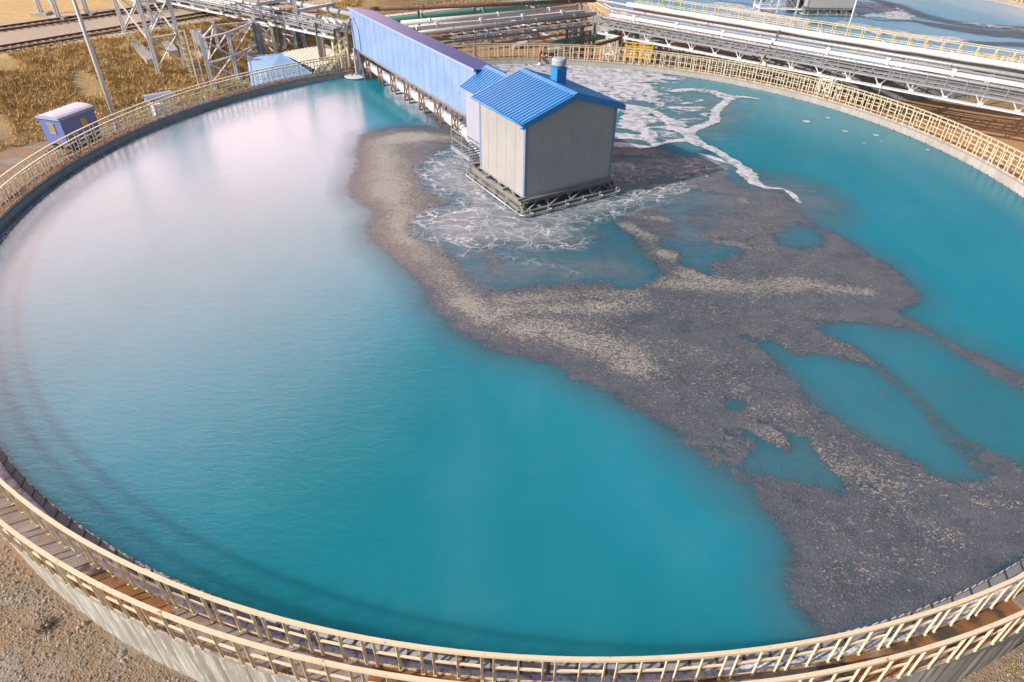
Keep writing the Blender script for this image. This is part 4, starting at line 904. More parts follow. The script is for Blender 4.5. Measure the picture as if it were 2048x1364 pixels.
p = Vector((2.2, 27.4, -2.2)); b = MB(); b.prism([(1.2, 27.1, -2.2), (3.0, 27.6, -2.2), (2.9, 28.6, -2.2), (1.1, 28.1, -2.2)], ZU * 2.55); b.prism([(1.35, 27.2, .35), (2.4, 27.5, .35), (2.3, 28.3, .35), (1.25, 28.0, .35)], ZU * .35); b.build('valve_block', 'concrete', None, p)
tag(bpy.data.objects['valve_block'], 'pale stepped concrete block behind the discharge spout and far railing', 'block')
b = MB(); b.tube([(.95, 26.78, .62), (.80, 26.72, .64)], .27, 16); b.tube([(.62, 26.5, .66), (.50, 26.46, .67)], .25, 16); o = b.build('orange_flange', 'orange', None, (.8, 26.7, .6)); tag(o, 'orange pipe flange beside the discharge spout', 'flange')
# yellow frame, grey and rusty risers right of the corner
p = Vector((8.7, 27.4, -2.2)); t = thing('safety_barrier', p, 'bright yellow guard frame of rails behind the far railing below the bridge', 'barrier'); a = Vector((.95, -.25, 0)).normalized(); c = Vector((.25, .95, 0)).normalized()
b = MB()
for i in range(4):
    for j in (0, 1.2): b.beam(p + a * (i * .75 - .9) + c * j, p + a * (i * .75 - .9) + c * j + ZU * 3.2, .08, .08)
b.build('post', 'yellow', t); b = MB()
for z in (2.35, 2.8, 3.2):
    for j in (0, 1.2): b.beam(p + a * -.9 + c * j + ZU * z, p + a * 1.35 + c * j + ZU * z, .06, .08)
    for i in (-.9, 1.35): b.beam(p + a * i + ZU * z, p + a * i + c * 1.2 + ZU * z, .06, .08)
b.build('rail', 'yellow', t); b = MB(); b.box(p + a * .22 + c * .6 + ZU * 2.3, (2.2, 1.2, .08), (a, c, ZU)); b.build('deck', 'yellow', t)
for px, r, mt, lab in ((1252, .36, 'grey', 'fat grey vertical riser pipe beside the second tank, below the bridge'), (1229, .15, 'rust', 'left one of two rusty vertical pipes left of the fat grey riser'), (1240, .12, 'rust', 'right one of two rusty vertical pipes, nearest the fat grey riser')):
    q = onplane(px, 80, N1, 30.2 if r > .3 else 29.6); b = MB(); b.tube([(q.x, q.y, -2.25), (q.x, q.y, 1.75)], r, 18); b.tube([(q.x, q.y, -2.2), (q.x, q.y, -2.1)], r * 1.4, 18); tag(b.build('riser_pipe', mt, None, (q.x, q.y, -2.25)), lab, 'pipe')
# mast on the walkway, leaning pole
q = onplane(1697, 56, N1, 28.5 + 3.66); b = MB(); b.tube([(q.x, q.y, 2.8), (q.x, q.y, 6.6)], [.075, .05], 10); tag(b.build('mast', 'white', None, (q.x, q.y, 2.8)), 'slim white mast standing on the yellow railed walkway before the second tank', 'pole')
q = onplane(1563, 54, N1, 31.2); b = MB(); b.tube([(16.35, 19.95, .12), tuple(q)], .055, 8); tag(b.build('leaning_pole', 'polewood', None, (16.35, 19.95, .12)), 'long thin rusty pole leaning from the tank rim onto the right bridge', 'pole')
q0 = onplane(1756, 192, N1, 28.3); b = MB(); b.tube([tuple(q0), tuple(onplane(1764, 165, N1, 28.42))], .025, 6); tag(b.build('drop_rod', 'cream', None, tuple(q0)), 'short thin rod hanging below the white chord of the right bridge', 'rod')

# ------------------------------------------------------------------ second tank
C2 = (33.0, 50.3)
make_tank(C2, 'second round concrete tank of pale blue water behind the pipe bridge at the upper right', 'b')
b = MB(); b.ring([(0.001, 0.0), (25.084, 0.0)], 128, C2, close=False); struct(b.build('second_tank_water', 'water2'))
make_railing(C2, 26.33, 'cream guard railing on the outer edge of the second tank walkway', None, False, vis(C2, 26.33))
make_railing(C2, 25.70, 'cream guard railing on the inner edge of the second tank walkway', None, False, vis(C2, 25.7))
h2 = copy_tree(house); h2['label'] = 'grey house over the second tank at the top edge, only its lower walls showing'; h2.location = (32.97, 49.8, 0); h2.rotation_euler = (0, 0, R(-31))
p2 = copy_tree(platform); p2['label'] = 'grey steel platform under the house of the second tank'; p2.location = (32.97, 49.8, 0); p2.rotation_euler = (0, 0, R(-31))
t = thing('steel_trestle', (28.3, 50.3, 0), 'open steel trestle with dark drum left of the second tank house', 'trestle')
b = MB(); b.ibeam((25.6, 48.9, .5), (30.2, 48.2, .5), .16, .2); b.ibeam((25.6, 51, .5), (30.2, 51, .5), .16, .2); b.ibeam((25.6, 48.9, .5), (25.6, 51, .5), .16, .2); b.ibeam((30.2, 48.2, .5), (30.2, 51, .5), .16, .2); b.build('base_frame', 'white', t)
for x, y in ((25.7, 49.0), (27.6, 48.7), (29.6, 48.4), (25.7, 51), (27.6, 51), (29.6, 51)): b = MB(); b.ibeam((x, y, -.2), (x, y, 5.2), .16, .16); b.build('post', 'white', t)
for x0, x1, y in ((25.7, 27.6, 48.85), (27.6, 29.6, 48.55), (25.7, 27.6, 51), (27.6, 29.6, 51)):
    for z in (.5, 2.6): b = MB(); b.angle((x0, y, z), (x1, y, z + 2), .09); b.angle((x1, y + .03, z), (x0, y + .03, z + 2), .09); b.build('cross_brace', 'grey', t)
b = MB(); b.tube([(28.9, 49.6, .9), (30.1, 49.4, .9)], .85, 24); b.tube([(28.9, 49.6, 2.2), (30.1, 49.4, 2.2)], .6, 20); b.build('drum', 'dark', t)
pipe('inlet_pipe', [(21, 55, 1.2), (27, 51.5, .9)], .3, 'galv', 'grey inlet pipe reaching the trestle in the second tank', 'pipe')
SC = C2
def f2(P):
    D = np.zeros(len(P)); g = np.full(len(P), .1)
    def st(pts, r, v):
        nonlocal D
        D = np.maximum(D, cl(sd_line(P, W(pts), r) * 1.5) * v)
    st([(1718, 33), (1760, 41), (1830, 42), (1880, 52), (1960, 64), (2060, 72)], [.3, .35, .5, 1.6, 2.2, 2.6], 1.0); st([(1740, -2), (1790, 10), (1830, 28), (1880, 40), (1950, 52), (2060, 58)], [1.0, 1.6, 2.0, 1.6, 1.8, 2.0], .72); st([(1850, 78), (1900, 82), (1980, 88), (2060, 90)], [.4, .8, 1.2, 1.6], .8); st([(1990, 70), (2060, 64)], 1.6, .9); st([(1520, 22), (1580, 40), (1680, 52)], [1.0, 1.6, 1.2], .7)
    return dict(dens=D, rag=np.full(len(P), .75), grain=g, tan=np.zeros(len(P)), film=D * .6), D > .03
sheet('second_tank_sludge', 'sludge', .016, .16, (8, 58, 25.5, 75), f2)
def f3(P):
    s = np.zeros(len(P)); z = np.zeros(len(P))
    for pts, r, v in (([(1700, 50), (1760, 62), (1830, 74), (1900, 80)], 2.6, .95), ([(1720, 8), (1770, 18), (1800, 32)], 2.6, .85), ([(1740, 30), (1800, 36)], 2.0, .8), ([(1450, 10), (1520, 30), (1590, 45)], 3.0, .9), ([(1940, 48), (2040, 60)], 1.8, .6)): s = np.maximum(s, cl(sd_line(P, W(pts), r) * 1.5) * v)
    return dict(solid=s, lace=z, murk=z), s > .03
sheet('second_tank_foam', 'foam2', .030, .18, (8, 58, 25.5, 75), f3)

# ------------------------------------------------------------------ left side: trestles, ladder, piers, cabins, poles, tracks
def trestle(label, feet, tops, z_levels, mat='white', caps=True):
    c = sum((Vector((p[0], p[1], 0)) for p in feet), Vector()) / len(feet); t = thing('steel_trestle', (c.x, c.y, min(p[2] for p in feet)), label, 'trestle')
    for p, zt in zip(feet, tops): b = MB(); b.ibeam(p, (p[0], p[1], zt), .24, .24, .03); b.box((p[0], p[1], p[2] + .02), (.5, .5, .06)); b.build('column', mat, t)
    n = len(feet)
    for i in range(n):
        p, q = feet[i], feet[(i + 1) % n]; b = MB()
        zl = [max(p[2], q[2]) + .25] + [z for z in z_levels if z > max(p[2], q[2]) + .8]
        for za, zb in zip(zl, zl[1:]):
            b.angle((p[0], p[1], za), (q[0], q[1], zb), .11); b.angle((q[0], q[1], za), (p[0], p[1], zb), .11); b.beam((p[0], p[1], zb), (q[0], q[1], zb), .12, .12)
        if len(b.v): b.build('brace', mat, t)
    return t
A2_, A4_ = on_ground(318, 146), on_ground(373, 133); A1_, A3_ = G(250, 67, 1.5), G(307, 52, 1.5)
trestle('tall white lattice trestle on the grass slope, two legs on sloping concrete piers', [tuple(A2_), tuple(A4_), tuple(A3_), tuple(A1_)], [9.5] * 4, [2.0, 4.6, 7.2, 9.4])
q = [on_ground(427, 178), on_ground(476, 157), on_ground(520, 108), on_ground(440, 105)]
trestle('shorter white braced trestle carrying the upper left bridge, beside the yellow caged ladder', [tuple(p) for p in q], [2.6, 2.0, 1.95, 2.3], [.2, 2.0])
q = [on_ground(522, 112), on_ground(566, 96), on_ground(600, 85)]
for p, lab in zip(q, ('wide grey steel column left of the group behind the light blue shed', 'wide grey steel column in the middle of the group behind the light blue shed', 'wide grey steel column right of the group behind the light blue shed')): b = MB(); b.ibeam(tuple(p), (p.x, p.y, 1.95), .42, .42, .04); b.box((p.x, p.y, p.z + .05), (.7, .7, .1)); tag(b.build('steel_column', 'grey', None, tuple(p)), lab, 'column')
for top, bot, lab in (((250, 69), (300, 125), 'sloping concrete pier under the left rear leg of the tall trestle'), ((308, 54), (345, 108), 'sloping concrete pier under the right rear leg of the tall trestle'), ((392, 60), (412, 118), 'sloping concrete pier behind the yellow caged ladder')):
    a = G(*top, 1.46); f = on_ground(*bot); d = Vector((f.x - a.x, f.y - a.y, 0)); ln = d.length; d.normalize(); s = Vector((-d.y, d.x, 0)); 
    b = MB(); b.prism([a - d * .5 - s * .35, a + d * .45 - s * .35, a + d * (ln + .4) - s * .35 + ZU * (f.z - a.z + .35), a + d * (ln + .4) - s * .35 + ZU * (f.z - a.z - .6), a - d * .5 - s * .35 - ZU * 2.4], s * .8); tag(b.build('concrete_pier', 'concrete', None, tuple(a)), lab, 'pier')
# caged ladder
p = on_ground(405, 176); pt = p + ZU * 4.4; dv = (p - CAM); dv.z = 0; dv.normalize(); sd = Vector((dv.y, -dv.x, 0)); t = thing('caged_ladder', tuple(p), 'tall yellow caged ladder beside the white trestle on the left', 'ladder')
for sg in (-1, 1): b = MB(); b.beam(p + sd * (.23 * sg), p + sd * (.23 * sg) + ZU * 4.4, .06, .06); b.build('stringer', 'white', t)
b = MB()
for k in range(17): b.tube([p - sd * .23 + ZU * (.25 + k * .25), p + sd * .23 + ZU * (.25 + k * .25)], .018, 6)
b.build('rungs', 'white', t); b = MB()
cc = p - sd * .75
for k in range(6): a = PI * k / 5; o = sd * (-.05) ; b.beam(p - sd * (.3 + .35 * math.sin(a)) - dv * (.36 * math.cos(a)) + ZU * 1.0, p - sd * (.3 + .35 * math.sin(a)) - dv * (.36 * math.cos(a)) + ZU * 4.5, .035, .02)
for z in np.arange(1.0, 4.6, .42): b.tube([p - sd * (.3 + .35 * math.sin(PI * k / 8)) - dv * (.36 * math.cos(PI * k / 8)) + ZU * float(z) for k in range(9)], .02, 6)
b.build('cage', 'yellow_pale', t)
# cabin on wheels
z0 = -1.62; nc = G(138, 291, z0); fr = G(203, 264, z0) - nc; le = Vector((-fr.y, fr.x, 0)).normalized(); fx = fr.normalized(); LF = fr.length; LD = 1.75; H = 1.65
t = thing('site_cabin', tuple(nc + fx * LF / 2 + le * LD / 2 - ZU * .58), 'small dusty blue site cabin on wheels with curved roof on the dirt path', 'cabin')
def Q(a, c_, z): return nc + fx * a + le * c_ + ZU * z
b = MB(); b.box(Q(LF / 2, LD / 2, H / 2), (LF, LD, H), (fx, le, ZU)); b.build('body', 'bluecabin', t)
b = MB(); rp = [(-.10, H - .02)] + [(LD / 2 - (LD / 2 + .1) * math.cos(PI * k / 8), H + .02 + .20 * math.sin(PI * k / 8)) for k in range(9)] + [(LD + .1, H - .02)]
b.prism([Q(-.12, c_, z) for c_, z in rp], fx * (LF + .24)); b.build('roof', 'bluecabinlight', t)
b = MB(); b.box(Q(-.015, LD * .5, H * .62), (.04, .5, .55), (fx, le, ZU)); wn = b.build('window', 'glassy', t); b = MB()
for dz in (-.3, .3): b.beam(Q(-.04, LD * .5 - .28, H * .62 + dz), Q(-.04, LD * .5 + .28, H * .62 + dz), .05, .05)
b.build('window_frame', 'bluecabinlight', wn)
b = MB(); b.box(Q(LF * .62, -.015, H * .60), (.45, .04, .6), (fx, le, ZU)); b.build('boarded_window', 'grass', t)
b = MB(); b.beam(Q(0, .3, -.1), Q(LF, .3, -.1), .1, .14); b.beam(Q(0, LD - .3, -.1), Q(LF, LD - .3, -.1), .1, .14); b.beam(Q(0, LD / 2, -.1), Q(-1.1, LD / 2, -.2), .1, .1); b.build('chassis', 'dark', t)
for a in (.55, LF - .55):
    for c_ in (.12, LD - .12): b = MB(); b.tube([Q(a, c_ - .09, -.33), Q(a, c_ + .09, -.33)], .28, 18); b.build('wheel', 'dark', t)
# small curved-roof stand
k0 = G(288, 196, -.35); k1 = G(343, 186, -.35); kx = (k1 - k0); kx.z = 0; KL = kx.length; kx.normalize(); ky = Vector((-kx.y, kx.x, 0)); kc = (k0 + k1) / 2
t = thing('shelter', (kc.x, kc.y, -2.2), 'tiny open shelter with curved pale blue sheet roof beyond the railing', 'shelter')
b = MB(); pr = [(1.1 * (k / 8 - .5), .28 * math.cos(PI * (k / 8 - .5)) - .1) for k in range(9)]
b.prism([kc - kx * KL / 2 + ky * c_ + ZU * z for c_, z in pr] + [kc - kx * KL / 2 + ky * c_ + ZU * (z - .05) for c_, z in reversed(pr)], kx * KL); b.build('roof', 'bluecabinlight', t)
for a in (-.42, .42):
    for c_ in (-.45, .45): b = MB(); g = kc + kx * KL * a + ky * c_; b.beam((g.x, g.y, -2.25), (g.x, g.y, -.40), .07, .07); b.build('post', 'white', t)
b = MB(); g = kc + kx * (-KL * .12); b.box((g.x, g.y, -1.55), (.75, .6, 1.3), (kx, ky, ZU)); b.box((g.x, g.y, -.88), (.85, .7, .06), (kx, ky, ZU)); tag(b.build('cabinet', 'white', None, (g.x, g.y, -2.2)), 'white cabinet standing under the tiny curved shelter roof', 'cabinet')
# light blue shed with pale roof
q = [G(495, 113, .25), G(563, 106, .25), G(632, 150, -.85), G(508, 186, -.85)]
t = thing('sloping_shed', (q[3].x, q[3].y, -2.2), 'light blue sloping-fronted shed with pale flat roof beyond the railing', 'shed')
b = MB(); b.prism([tuple(p) for p in q], (0, 0, -.06)); b.build('blue_slope', 'skyblue', t)
q2 = [G(563, 105, .28), G(652, 88, .28), G(684, 112, .0), G(632, 137, -.1)]; b = MB(); b.prism([tuple(p) for p in q2], (0, 0, -.08)); b.build('pale_roof', 'paleroof', t)
b = MB()
for k in range(1, 14): b.beam(q2[0].lerp(q2[1], k / 14) + ZU * .02, q2[3].lerp(q2[2], k / 14) + ZU * .02, .05, .04)
b.build('roof_rib', 'paleroof', t)
b = MB(); lo = lambda p: Vector((p.x, p.y, -2.3))
for a, c_ in ((q[0], q[1]), (q2[0], q2[1]), (q2[1], q2[2]), (q2[2], q2[3]), (q[3], q[0])):
    a2, c2 = a - ZU * .06, c_ - ZU * .06; nrm = Vector((a.y - c_.y, c_.x - a.x, 0)).normalized() * .08; b.prism([a2, c2, lo(c2), lo(a2)], nrm)
b.build('wall', 'skyblue', t)
b = MB()
for f in (.0, 1.0): b.beam(q[0].lerp(q[3], f * .96 + .02) + ZU * .03, q[1].lerp(q[2], f * .96 + .02) + ZU * .03, .08, .05)
for f in (.02, .55, .98): b.beam(q[0].lerp(q[1], f) + ZU * .03, q[3].lerp(q[2], f) + ZU * .03, .05, .04)
b.build('edge_strip', 'skyblue', t)
# lamp post
p = on_ground(240, 266); t = thing('lamp_post', tuple(p), 'tall slim white lamp post rising out of the picture at the upper left', 'lamp post')
b = MB(); b.tube([tuple(p - ZU * .1), tuple(p + ZU * 12)], [.17, .09], 14); b.tube([tuple(p + ZU * .0), tuple(p + ZU * .5)], .22, 14); b.build('pole', 'white', t)
b = MB(); b.tube([tuple(p + ZU * 11.9), tuple(p + ZU * 12.3 + Vector((.6, -.2, 0))), tuple(p + ZU * 12.35 + Vector((1.6, -.5, 0)))], .05, 8); b.build('arm', 'white', t)
b = MB(); b.box(p + ZU * 12.32 + Vector((1.9, -.6, 0)), (.7, .28, .12)); b.build('lamp_head', 'galv', t)
# railway
def track(pa, pb, label):
    zr = 1.52; a = G(*pa, zr); c_ = G(*pb, zr); d = (c_ - a).normalized(); s = Vector((-d.y, d.x, 0)); a = a - d * 22; e = c_ + d * 55; t = thing('railway_track', tuple(a), label, 'railway')
    for o in (-.76, .76): b = MB(); b.ibeam(a + s * o + ZU * .0, e + s * o + ZU * .0, .08, .15); b.build('rail', 'railsteel', t)
    b = MB(); n = int((e - a).length / .62)
    for i in range(n): b.box(a + d * (.3 + i * .62) - ZU * .14, (.26, 2.5, .14), (d, s, ZU))
    b.build('sleepers', 'sleeper', t)['kind'] = 'stuff'
    return t
track((0, 97), (362, 36), 'nearer of two railway tracks along the top of the grass bank'); track((0, 57), (232, 24), 'farther of two railway tracks at the upper left corner')
# white support legs beyond the tracks
for i, (pp, lab) in enumerate((((83, 27), 'white steel support leg on a pale pad, leftmost beyond the railway tracks'), ((118, 36), 'white steel support leg on a pale pad, just right of the leftmost one'), ((175, 28), 'white steel support leg on a pale pad, nearest the tall lattice trestle'))):
    p = G(*pp, 1.45); t = thing('support_leg_stand', tuple(p), lab, 'support'); b = MB(); b.ibeam(tuple(p), tuple(p + ZU * 6), .3, .3, .04); b.angle(tuple(p + ZU * .4), tuple(p + ZU * 3 + Vector((-1.5, 1, 0))), .12); b.build('post', 'white', t); b = MB(); b.box(p - ZU * .0, (1.5, 1.1, .25)); b.build('pad', 'concrete', t)
# pipes of the upper left bridge
for o, z, r, mt, lab in ((.35, 2.72, .07, 'white', 'thin white pipe nearest the near edge of the upper left bridge'), (.75, 2.72, .11, 'offwhite', 'white pipe, second from the near edge of the upper left bridge'), (1.15, 2.78, .09, 'galv', 'grey pipe in the middle of the upper left bridge'), (1.75, 2.85, .14, 'white', 'white pipe at the far edge of the upper left bridge')):
    pipe('steel_pipe', [F3(.4, o, z), F3(46, o, z)], r, mt, lab, 'pipe', None, 5.3)
pipe('lagged_pipe', [F3(-1.5, 3.2, 3.1), F3(46, 3.6, 3.3)], .24, 'offwhite', 'fattest white pipe running behind the upper left bridge', 'pipe', None, 4.7)
for s, lab in ((4.8, 'white goalpost frame straddling the upper left bridge, nearest the gallery'), (9.6, 'white goalpost frame straddling the upper left bridge, farther from the gallery')):
    t = thing('portal_frame', tuple(F3(s, 1.2, 2.4)), lab, 'frame')
    for o in (-.1, 3.9): b = MB(); b.ibeam(F3(s, o, 2.3 if o < 3 else -2.2), F3(s, o, 6.6), .2, .2); b.build('post', 'white', t)
    
    for z in (3.5, 6.5): b = MB(); b.ibeam(F3(s, -.1, z), F3(s, 3.9, z), .18, .22); b.build('crossbeam', 'white', t)
# column, risers and yellow stair at the gallery end
g0 = Vector((-17.6, 25.6, -2.2)); b = MB(); b.ibeam(tuple(g0), (g0.x, g0.y, 2.9), .5, .5, .05); b.box((g0.x, g0.y, -2.1), (.9, .9, .2)); tag(b.build('steel_column', 'concrete', None, tuple(g0)), 'heavy brownish column between the pale shed roof and the gallery end', 'column')
for k, lab in enumerate(('white riser pipe nearest the heavy brownish column by the gallery end', 'white riser pipe in the middle of three by the gallery end', 'white riser pipe nearest the blue gallery end')):
    x = -16.6 + k * .62; y = 25.6 - k * .18; b = MB(); b.tube([(x, y, -2.2), (x, y, 2.5), (x - .3, y + .5, 2.8), (x - .9, y + 1.6, 2.85)], .12 + .03 * (k % 2), 12); tag(b.build('riser_pipe', 'offwhite', None, (x, y, -2.2)), lab, 'pipe')
t = thing('yellow_stair', (-16.9, 24.6, -2.2), 'yellow steel stair with handrails climbing beside the gallery end', 'stairs'); sa = Vector((-17.9, 23.2, -1.4)); sb = Vector((-15.2, 23.6, 1.2)); dd = (sb - sa); ww = Vector((-dd.y, dd.x, 0)).normalized() * .7
for o in (0, 1): b = MB(); b.beam(sa + ww * o, sb + ww * o, .05, .2); b.build('stringer', 'yellow_pale', t)
for k in range(13): b = MB(); c = sa.lerp(sb, (k + .5) / 13) + ww * .5; b.box(c, (.24, .7, .035), (Vector((dd.x, dd.y, 0)).normalized(), ww.normalized(), ZU)); b.build('tread', 'yellow_pale', t)
b = MB()
for o in (0, 1):
    for h in (.5, .95): b.tube([sa + ww * o + ZU * h, sb + ww * o + ZU * h], .025, 6)
    for k in range(5): c = sa.lerp(sb, k / 4) + ww * o; b.beam(c, c + ZU * .95, .04, .04)
b.build('handrail', 'yellow_pale', t)
b = MB(); b.ibeam(tuple(sb + ww * .5 - ZU * .1), (sb.x + ww.x * .5, sb.y + ww.y * .5, -2.3), .18, .18); b.build('support', 'yellow_pale', t)
# far clutter at the top edge: long green pipe, yellow railed walk, blue awning, slabs
ga, gb = G(760, 46, .2), G(1120, 3, .2)
pipe('green_pipe', [ga + (ga - gb) * .2, ga, gb, gb + (gb - ga) * .3], .42, 'green', 'long straight green pipe at the top edge, behind the blue gallery', 'pipe', None, 7.5, False, 16)
d = (gb - ga).normalized(); s = Vector((-d.y, d.x, 0)); t = thing('railed_walk', tuple(ga + s * 1.4 - ZU * 2.4), 'pale yellow railed walkway along the top edge behind the long green pipe', 'walkway'); e0 = ga - d * 10 + s * 1.2; LL = (gb - ga).length + 40
b = MB(); b.box(e0 + d * LL / 2 + s * .5 + ZU * .2, (LL, 1.0, .08), (d, s, ZU)); b.build('floor', 'galv', t)
for o in (0, 1.0):
    b = MB()
    for h in (.65, 1.2): b.beam(e0 + s * o + ZU * h, e0 + s * o + d * LL + ZU * h, .06, .06)
    for k in range(int(LL / 1.1)): b.beam(e0 + s * o + d * (k * 1.1) + ZU * .2, e0 + s * o + d * (k * 1.1) + ZU * 1.2, .055, .055)
    b.build('railing', 'yellow_pale', t)
for k in range(12): b = MB(); c = e0 + d * (2 + k * 5) + s * .5; b.ibeam((c.x, c.y, gz(c.x, c.y) - .2), (c.x, c.y, .15), .2, .2); b.build('leg', 'hanger', t)
for (a, c_, z0_, z1_, r, mt, lab) in (((770, 60), (1050, 28), .6, .6, .16, 'offwhite', 'white pipe behind the shorter bridge, highest of the loose pipes there'), ((840, 62), (1060, 40), -.2, -.2, .2, 'hanger', 'rusty pipe on the ground behind the shorter bridge'), ((880, 88), (1080, 66), -1.2, -1.2, .22, 'galv', 'fat grey pipe low on the ground behind the far railing'), ((1010, 34), (1120, 82), .2, -1.2, .12, 'white', 'thin white pipe sloping down behind the shorter bridge')):
    pipe('loose_pipe', [G(*a, z0_), G(*c_, z1_)], r, mt, lab, 'pipe', None, 3.7)
p = [G(955, 62, -.9), G(1012, 52, -.9), G(1005, 64, -1.3), G(962, 74, -1.3)]; t = thing('blue_awning', tuple(lo(p[0])), 'small bright blue sheet awning glimpsed behind the shorter bridge', 'awning'); b = MB(); b.prism([tuple(x) for x in p], (0, 0, -.05)); b.build('sheet', 'blue', t)
for x in p: b = MB(); b.beam(lo(x), x - ZU * .05, .07, .07); b.build('post', 'hanger', t)
for k, (x, y, lab) in enumerate(((1020, 60, 'pale tilted concrete slab, leftmost behind the shorter bridge'), (1045, 84, 'pale tilted concrete slab, nearest the far railing'), (1065, 52, 'pale tilted concrete slab, rightmost behind the shorter bridge'))):
    c = G(x, y, -1.7); b = MB(); b.box((c.x, c.y, -1.75), (2.4, 1.3, .2), (Vector((.9, .3, .3)).normalized(), Vector((-.316, .949, 0)), Vector((-.285, -.095, .954)))); tag(b.build('concrete_slab', 'concrete', None, tuple(c)), lab, 'slab')

# ------------------------------------------------------------------ grass, pebbles, plants
def blades():
    vs = []; fs = []
    n = 0
    while n < 27000:
        off = rng.uniform(33.5, 43.6); al = rng.uniform(-30, 62); x = -.76 * off + .65 * al; y = .65 * off + .76 * al
        if x > -17.5 or math.hypot(x, y) < 28: n += 0; 
        if x > -18 or math.hypot(x, y) < 28.5: continue
        if (off < 35.5 and rng.random() < .6) or math.sin(x * 1.1 + 2 * math.sin(y * .6)) + math.sin(y * .9) < -1.25: 
            n += 1; continue
        n += 1; z = gz(x, y); h = rng.uniform(.08, .30) + (rng.random() < .12) * rng.uniform(.1, .3)
        for _ in range(5):
            a = rng.uniform(0, 2 * PI); w = rng.uniform(.02, .05); lx, ly = rng.normal(0, .16, 2); bx, by = x + rng.normal(0, .12), y + rng.normal(0, .12); o = len(vs)
            vs += [(bx - w * math.cos(a), by - w * math.sin(a), z - .03), (bx + w * math.cos(a), by + w * math.sin(a), z - .03), (bx + lx, by + ly, z + h * rng.uniform(.7, 1.1))]; fs.append((o, o + 1, o + 2))
    me = bpy.data.meshes.new('dry_grass'); me.from_pydata(vs, [], fs); me.materials.append(M['grass']); me.update(); o = bpy.data.objects.new('dry_grass', me); col.objects.link(o); o['kind'] = 'stuff'
blades()
def pebbles():
    vs = []; fs = []; ico = [(0, 0, 1), (.9, 0, .3), (.28, .85, .3), (-.72, .53, .3), (-.72, -.53, .3), (.28, -.85, .3), (.72, .53, -.3), (-.28, .85, -.3), (-.9, 0, -.3), (-.28, -.85, -.3), (.72, -.53, -.3)]
    T_ = [(0, 1, 2), (0, 2, 3), (0, 3, 4), (0, 4, 5), (0, 5, 1), (1, 6, 2), (2, 7, 3), (3, 8, 4), (4, 9, 5), (5, 10, 1), (2, 6, 7), (3, 7, 8), (4, 8, 9), (5, 9, 10), (1, 10, 6)]
    k = 0
    while k < 15000:
        if rng.random() < .8: a = rng.uniform(R(198), R(262))
        else: a = rng.uniform(R(285), R(325))
        r = 26.3 + rng.exponential(2.4); x, y = r * math.cos(a), r * math.sin(a); z = gz(x, y); s = .014 + rng.exponential(.011); s = min(s, .09); q = rng.uniform(.6, 1.4, 3); ro = rng.uniform(0, 6.28); o = len(vs); k += 1
        for v in ico: X_, Y_ = v[0] * q[0] * s, v[1] * q[1] * s; vs.append((x + X_ * math.cos(ro) - Y_ * math.sin(ro), y + X_ * math.sin(ro) + Y_ * math.cos(ro), z + v[2] * q[2] * s * .8 + s * .15))
        fs += [tuple(i + o for i in t) for t in T_]
    me = bpy.data.meshes.new('pebbles'); me.from_pydata(vs, [], fs); me.materials.append(M['stone']); me.update(); o = bpy.data.objects.new('pebbles', me); col.objects.link(o); o['kind'] = 'stuff'
pebbles()
for px, py, lab in ((96, 1252, 'low dark dry shrub on the gravel beside the tank wall at the lower left'), (2025, 1335, 'small yellowish weed on the dirt at the lower right corner')):
    p = on_ground(px, py); vs = []; fs = []
    for _ in range(140 if px < 500 else 50):
        a = rng.uniform(0, 2 * PI); l = rng.uniform(.08, .30); e = rng.uniform(.2, 1.2); o = len(vs); q = p + Vector((rng.normal(0, .1), rng.normal(0, .1), 0)); tip = q + Vector((l * math.cos(a) * math.cos(e), l * math.sin(a) * math.cos(e), l * math.sin(e) * .6)); s = Vector((-math.sin(a), math.cos(a), 0)) * .012
        vs += [tuple(q - s), tuple(q + s), tuple(tip)]; fs.append((o, o + 1, o + 2))
    b = MB(); b.add(vs, fs); tag(b.build('dry_shrub', 'shrub' if px < 500 else 'weed', None, tuple(p)), lab, 'shrub')

# ------------------------------------------------------------------ light, sky, camera
SUN_AZ, SUN_EL = R(207), R(31)
to_sun = Vector((math.cos(SUN_AZ) * math.cos(SUN_EL), math.sin(SUN_AZ) * math.cos(SUN_EL), math.sin(SUN_EL)))
ld = bpy.data.lights.new('sun', 'SUN'); ld.energy = 4.8; ld.angle = R(.53); ld.color = (1, .945, .86)
lo = bpy.data.objects.new('sun', ld); col.objects.link(lo); lo.rotation_euler = (-to_sun).to_track_quat('-Z', 'Y').to_euler(); lo.location = (-60, -30, 60)
w = bpy.data.worlds.new('World'); scn.world = w; w.use_nodes = True; nt = w.node_tree
sky = nt.nodes.new('ShaderNodeTexSky'); sky.sky_type = 'NISHITA'; sky.sun_disc = False; sky.sun_elevation = SUN_EL; sky.sun_rotation = math.atan2(to_sun.x, to_sun.y); sky.air_density = 1.0; sky.dust_density = 1.5
bg = nt.nodes['Background']; 
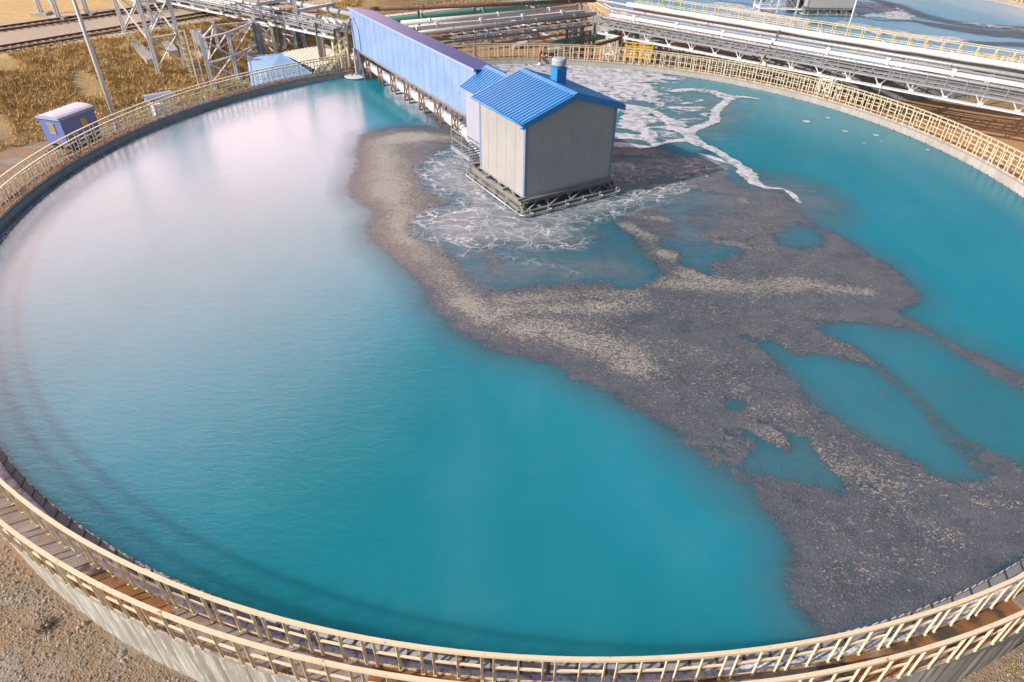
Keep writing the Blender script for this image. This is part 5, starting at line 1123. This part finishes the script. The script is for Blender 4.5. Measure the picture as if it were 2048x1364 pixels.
# warm glow added to the unseen sky so its reflection pales the upper-left water
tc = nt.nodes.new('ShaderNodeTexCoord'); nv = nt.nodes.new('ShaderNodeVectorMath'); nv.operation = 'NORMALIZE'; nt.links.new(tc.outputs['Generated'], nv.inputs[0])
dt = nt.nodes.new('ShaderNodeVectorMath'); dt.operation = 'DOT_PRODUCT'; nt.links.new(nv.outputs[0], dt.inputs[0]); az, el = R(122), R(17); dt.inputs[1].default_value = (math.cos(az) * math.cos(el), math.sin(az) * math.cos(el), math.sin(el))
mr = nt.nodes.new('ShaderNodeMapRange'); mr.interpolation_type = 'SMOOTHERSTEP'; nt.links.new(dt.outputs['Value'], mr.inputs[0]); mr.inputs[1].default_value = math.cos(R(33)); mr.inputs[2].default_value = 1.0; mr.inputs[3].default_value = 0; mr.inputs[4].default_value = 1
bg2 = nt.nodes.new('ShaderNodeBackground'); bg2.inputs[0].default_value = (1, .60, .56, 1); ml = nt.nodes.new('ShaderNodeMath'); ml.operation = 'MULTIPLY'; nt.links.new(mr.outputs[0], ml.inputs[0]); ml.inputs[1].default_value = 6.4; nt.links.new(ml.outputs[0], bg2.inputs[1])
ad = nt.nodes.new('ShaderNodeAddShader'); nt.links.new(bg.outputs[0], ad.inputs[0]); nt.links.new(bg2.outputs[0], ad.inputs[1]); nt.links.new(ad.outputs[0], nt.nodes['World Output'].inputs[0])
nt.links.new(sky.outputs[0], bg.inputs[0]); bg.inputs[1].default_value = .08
cd = bpy.data.cameras.new('camera'); cd.sensor_width = 36; cd.lens = 36 * F; cd.clip_end = 3000; cd.clip_start = .1
co = bpy.data.objects.new('camera', cd); col.objects.link(co)
X = Vector(AX); Y = -Vector(AD); Z = -Vector(AZ)
X.normalize(); Z.normalize(); Y = Z.cross(X).normalized(); X = Y.cross(Z)
m = Matrix((X, Y, Z)).transposed().to_4x4(); m.translation = CAM; co.matrix_world = m
scn.camera = co
scn.view_settings.view_transform = 'Standard'; scn.view_settings.look = 'None'; scn.view_settings.exposure = 0; scn.view_settings.gamma = 1
scn.cycles.max_bounces = 8; scn.cycles.transparent_max_bounces = 12; scn.cycles.use_denoising = True
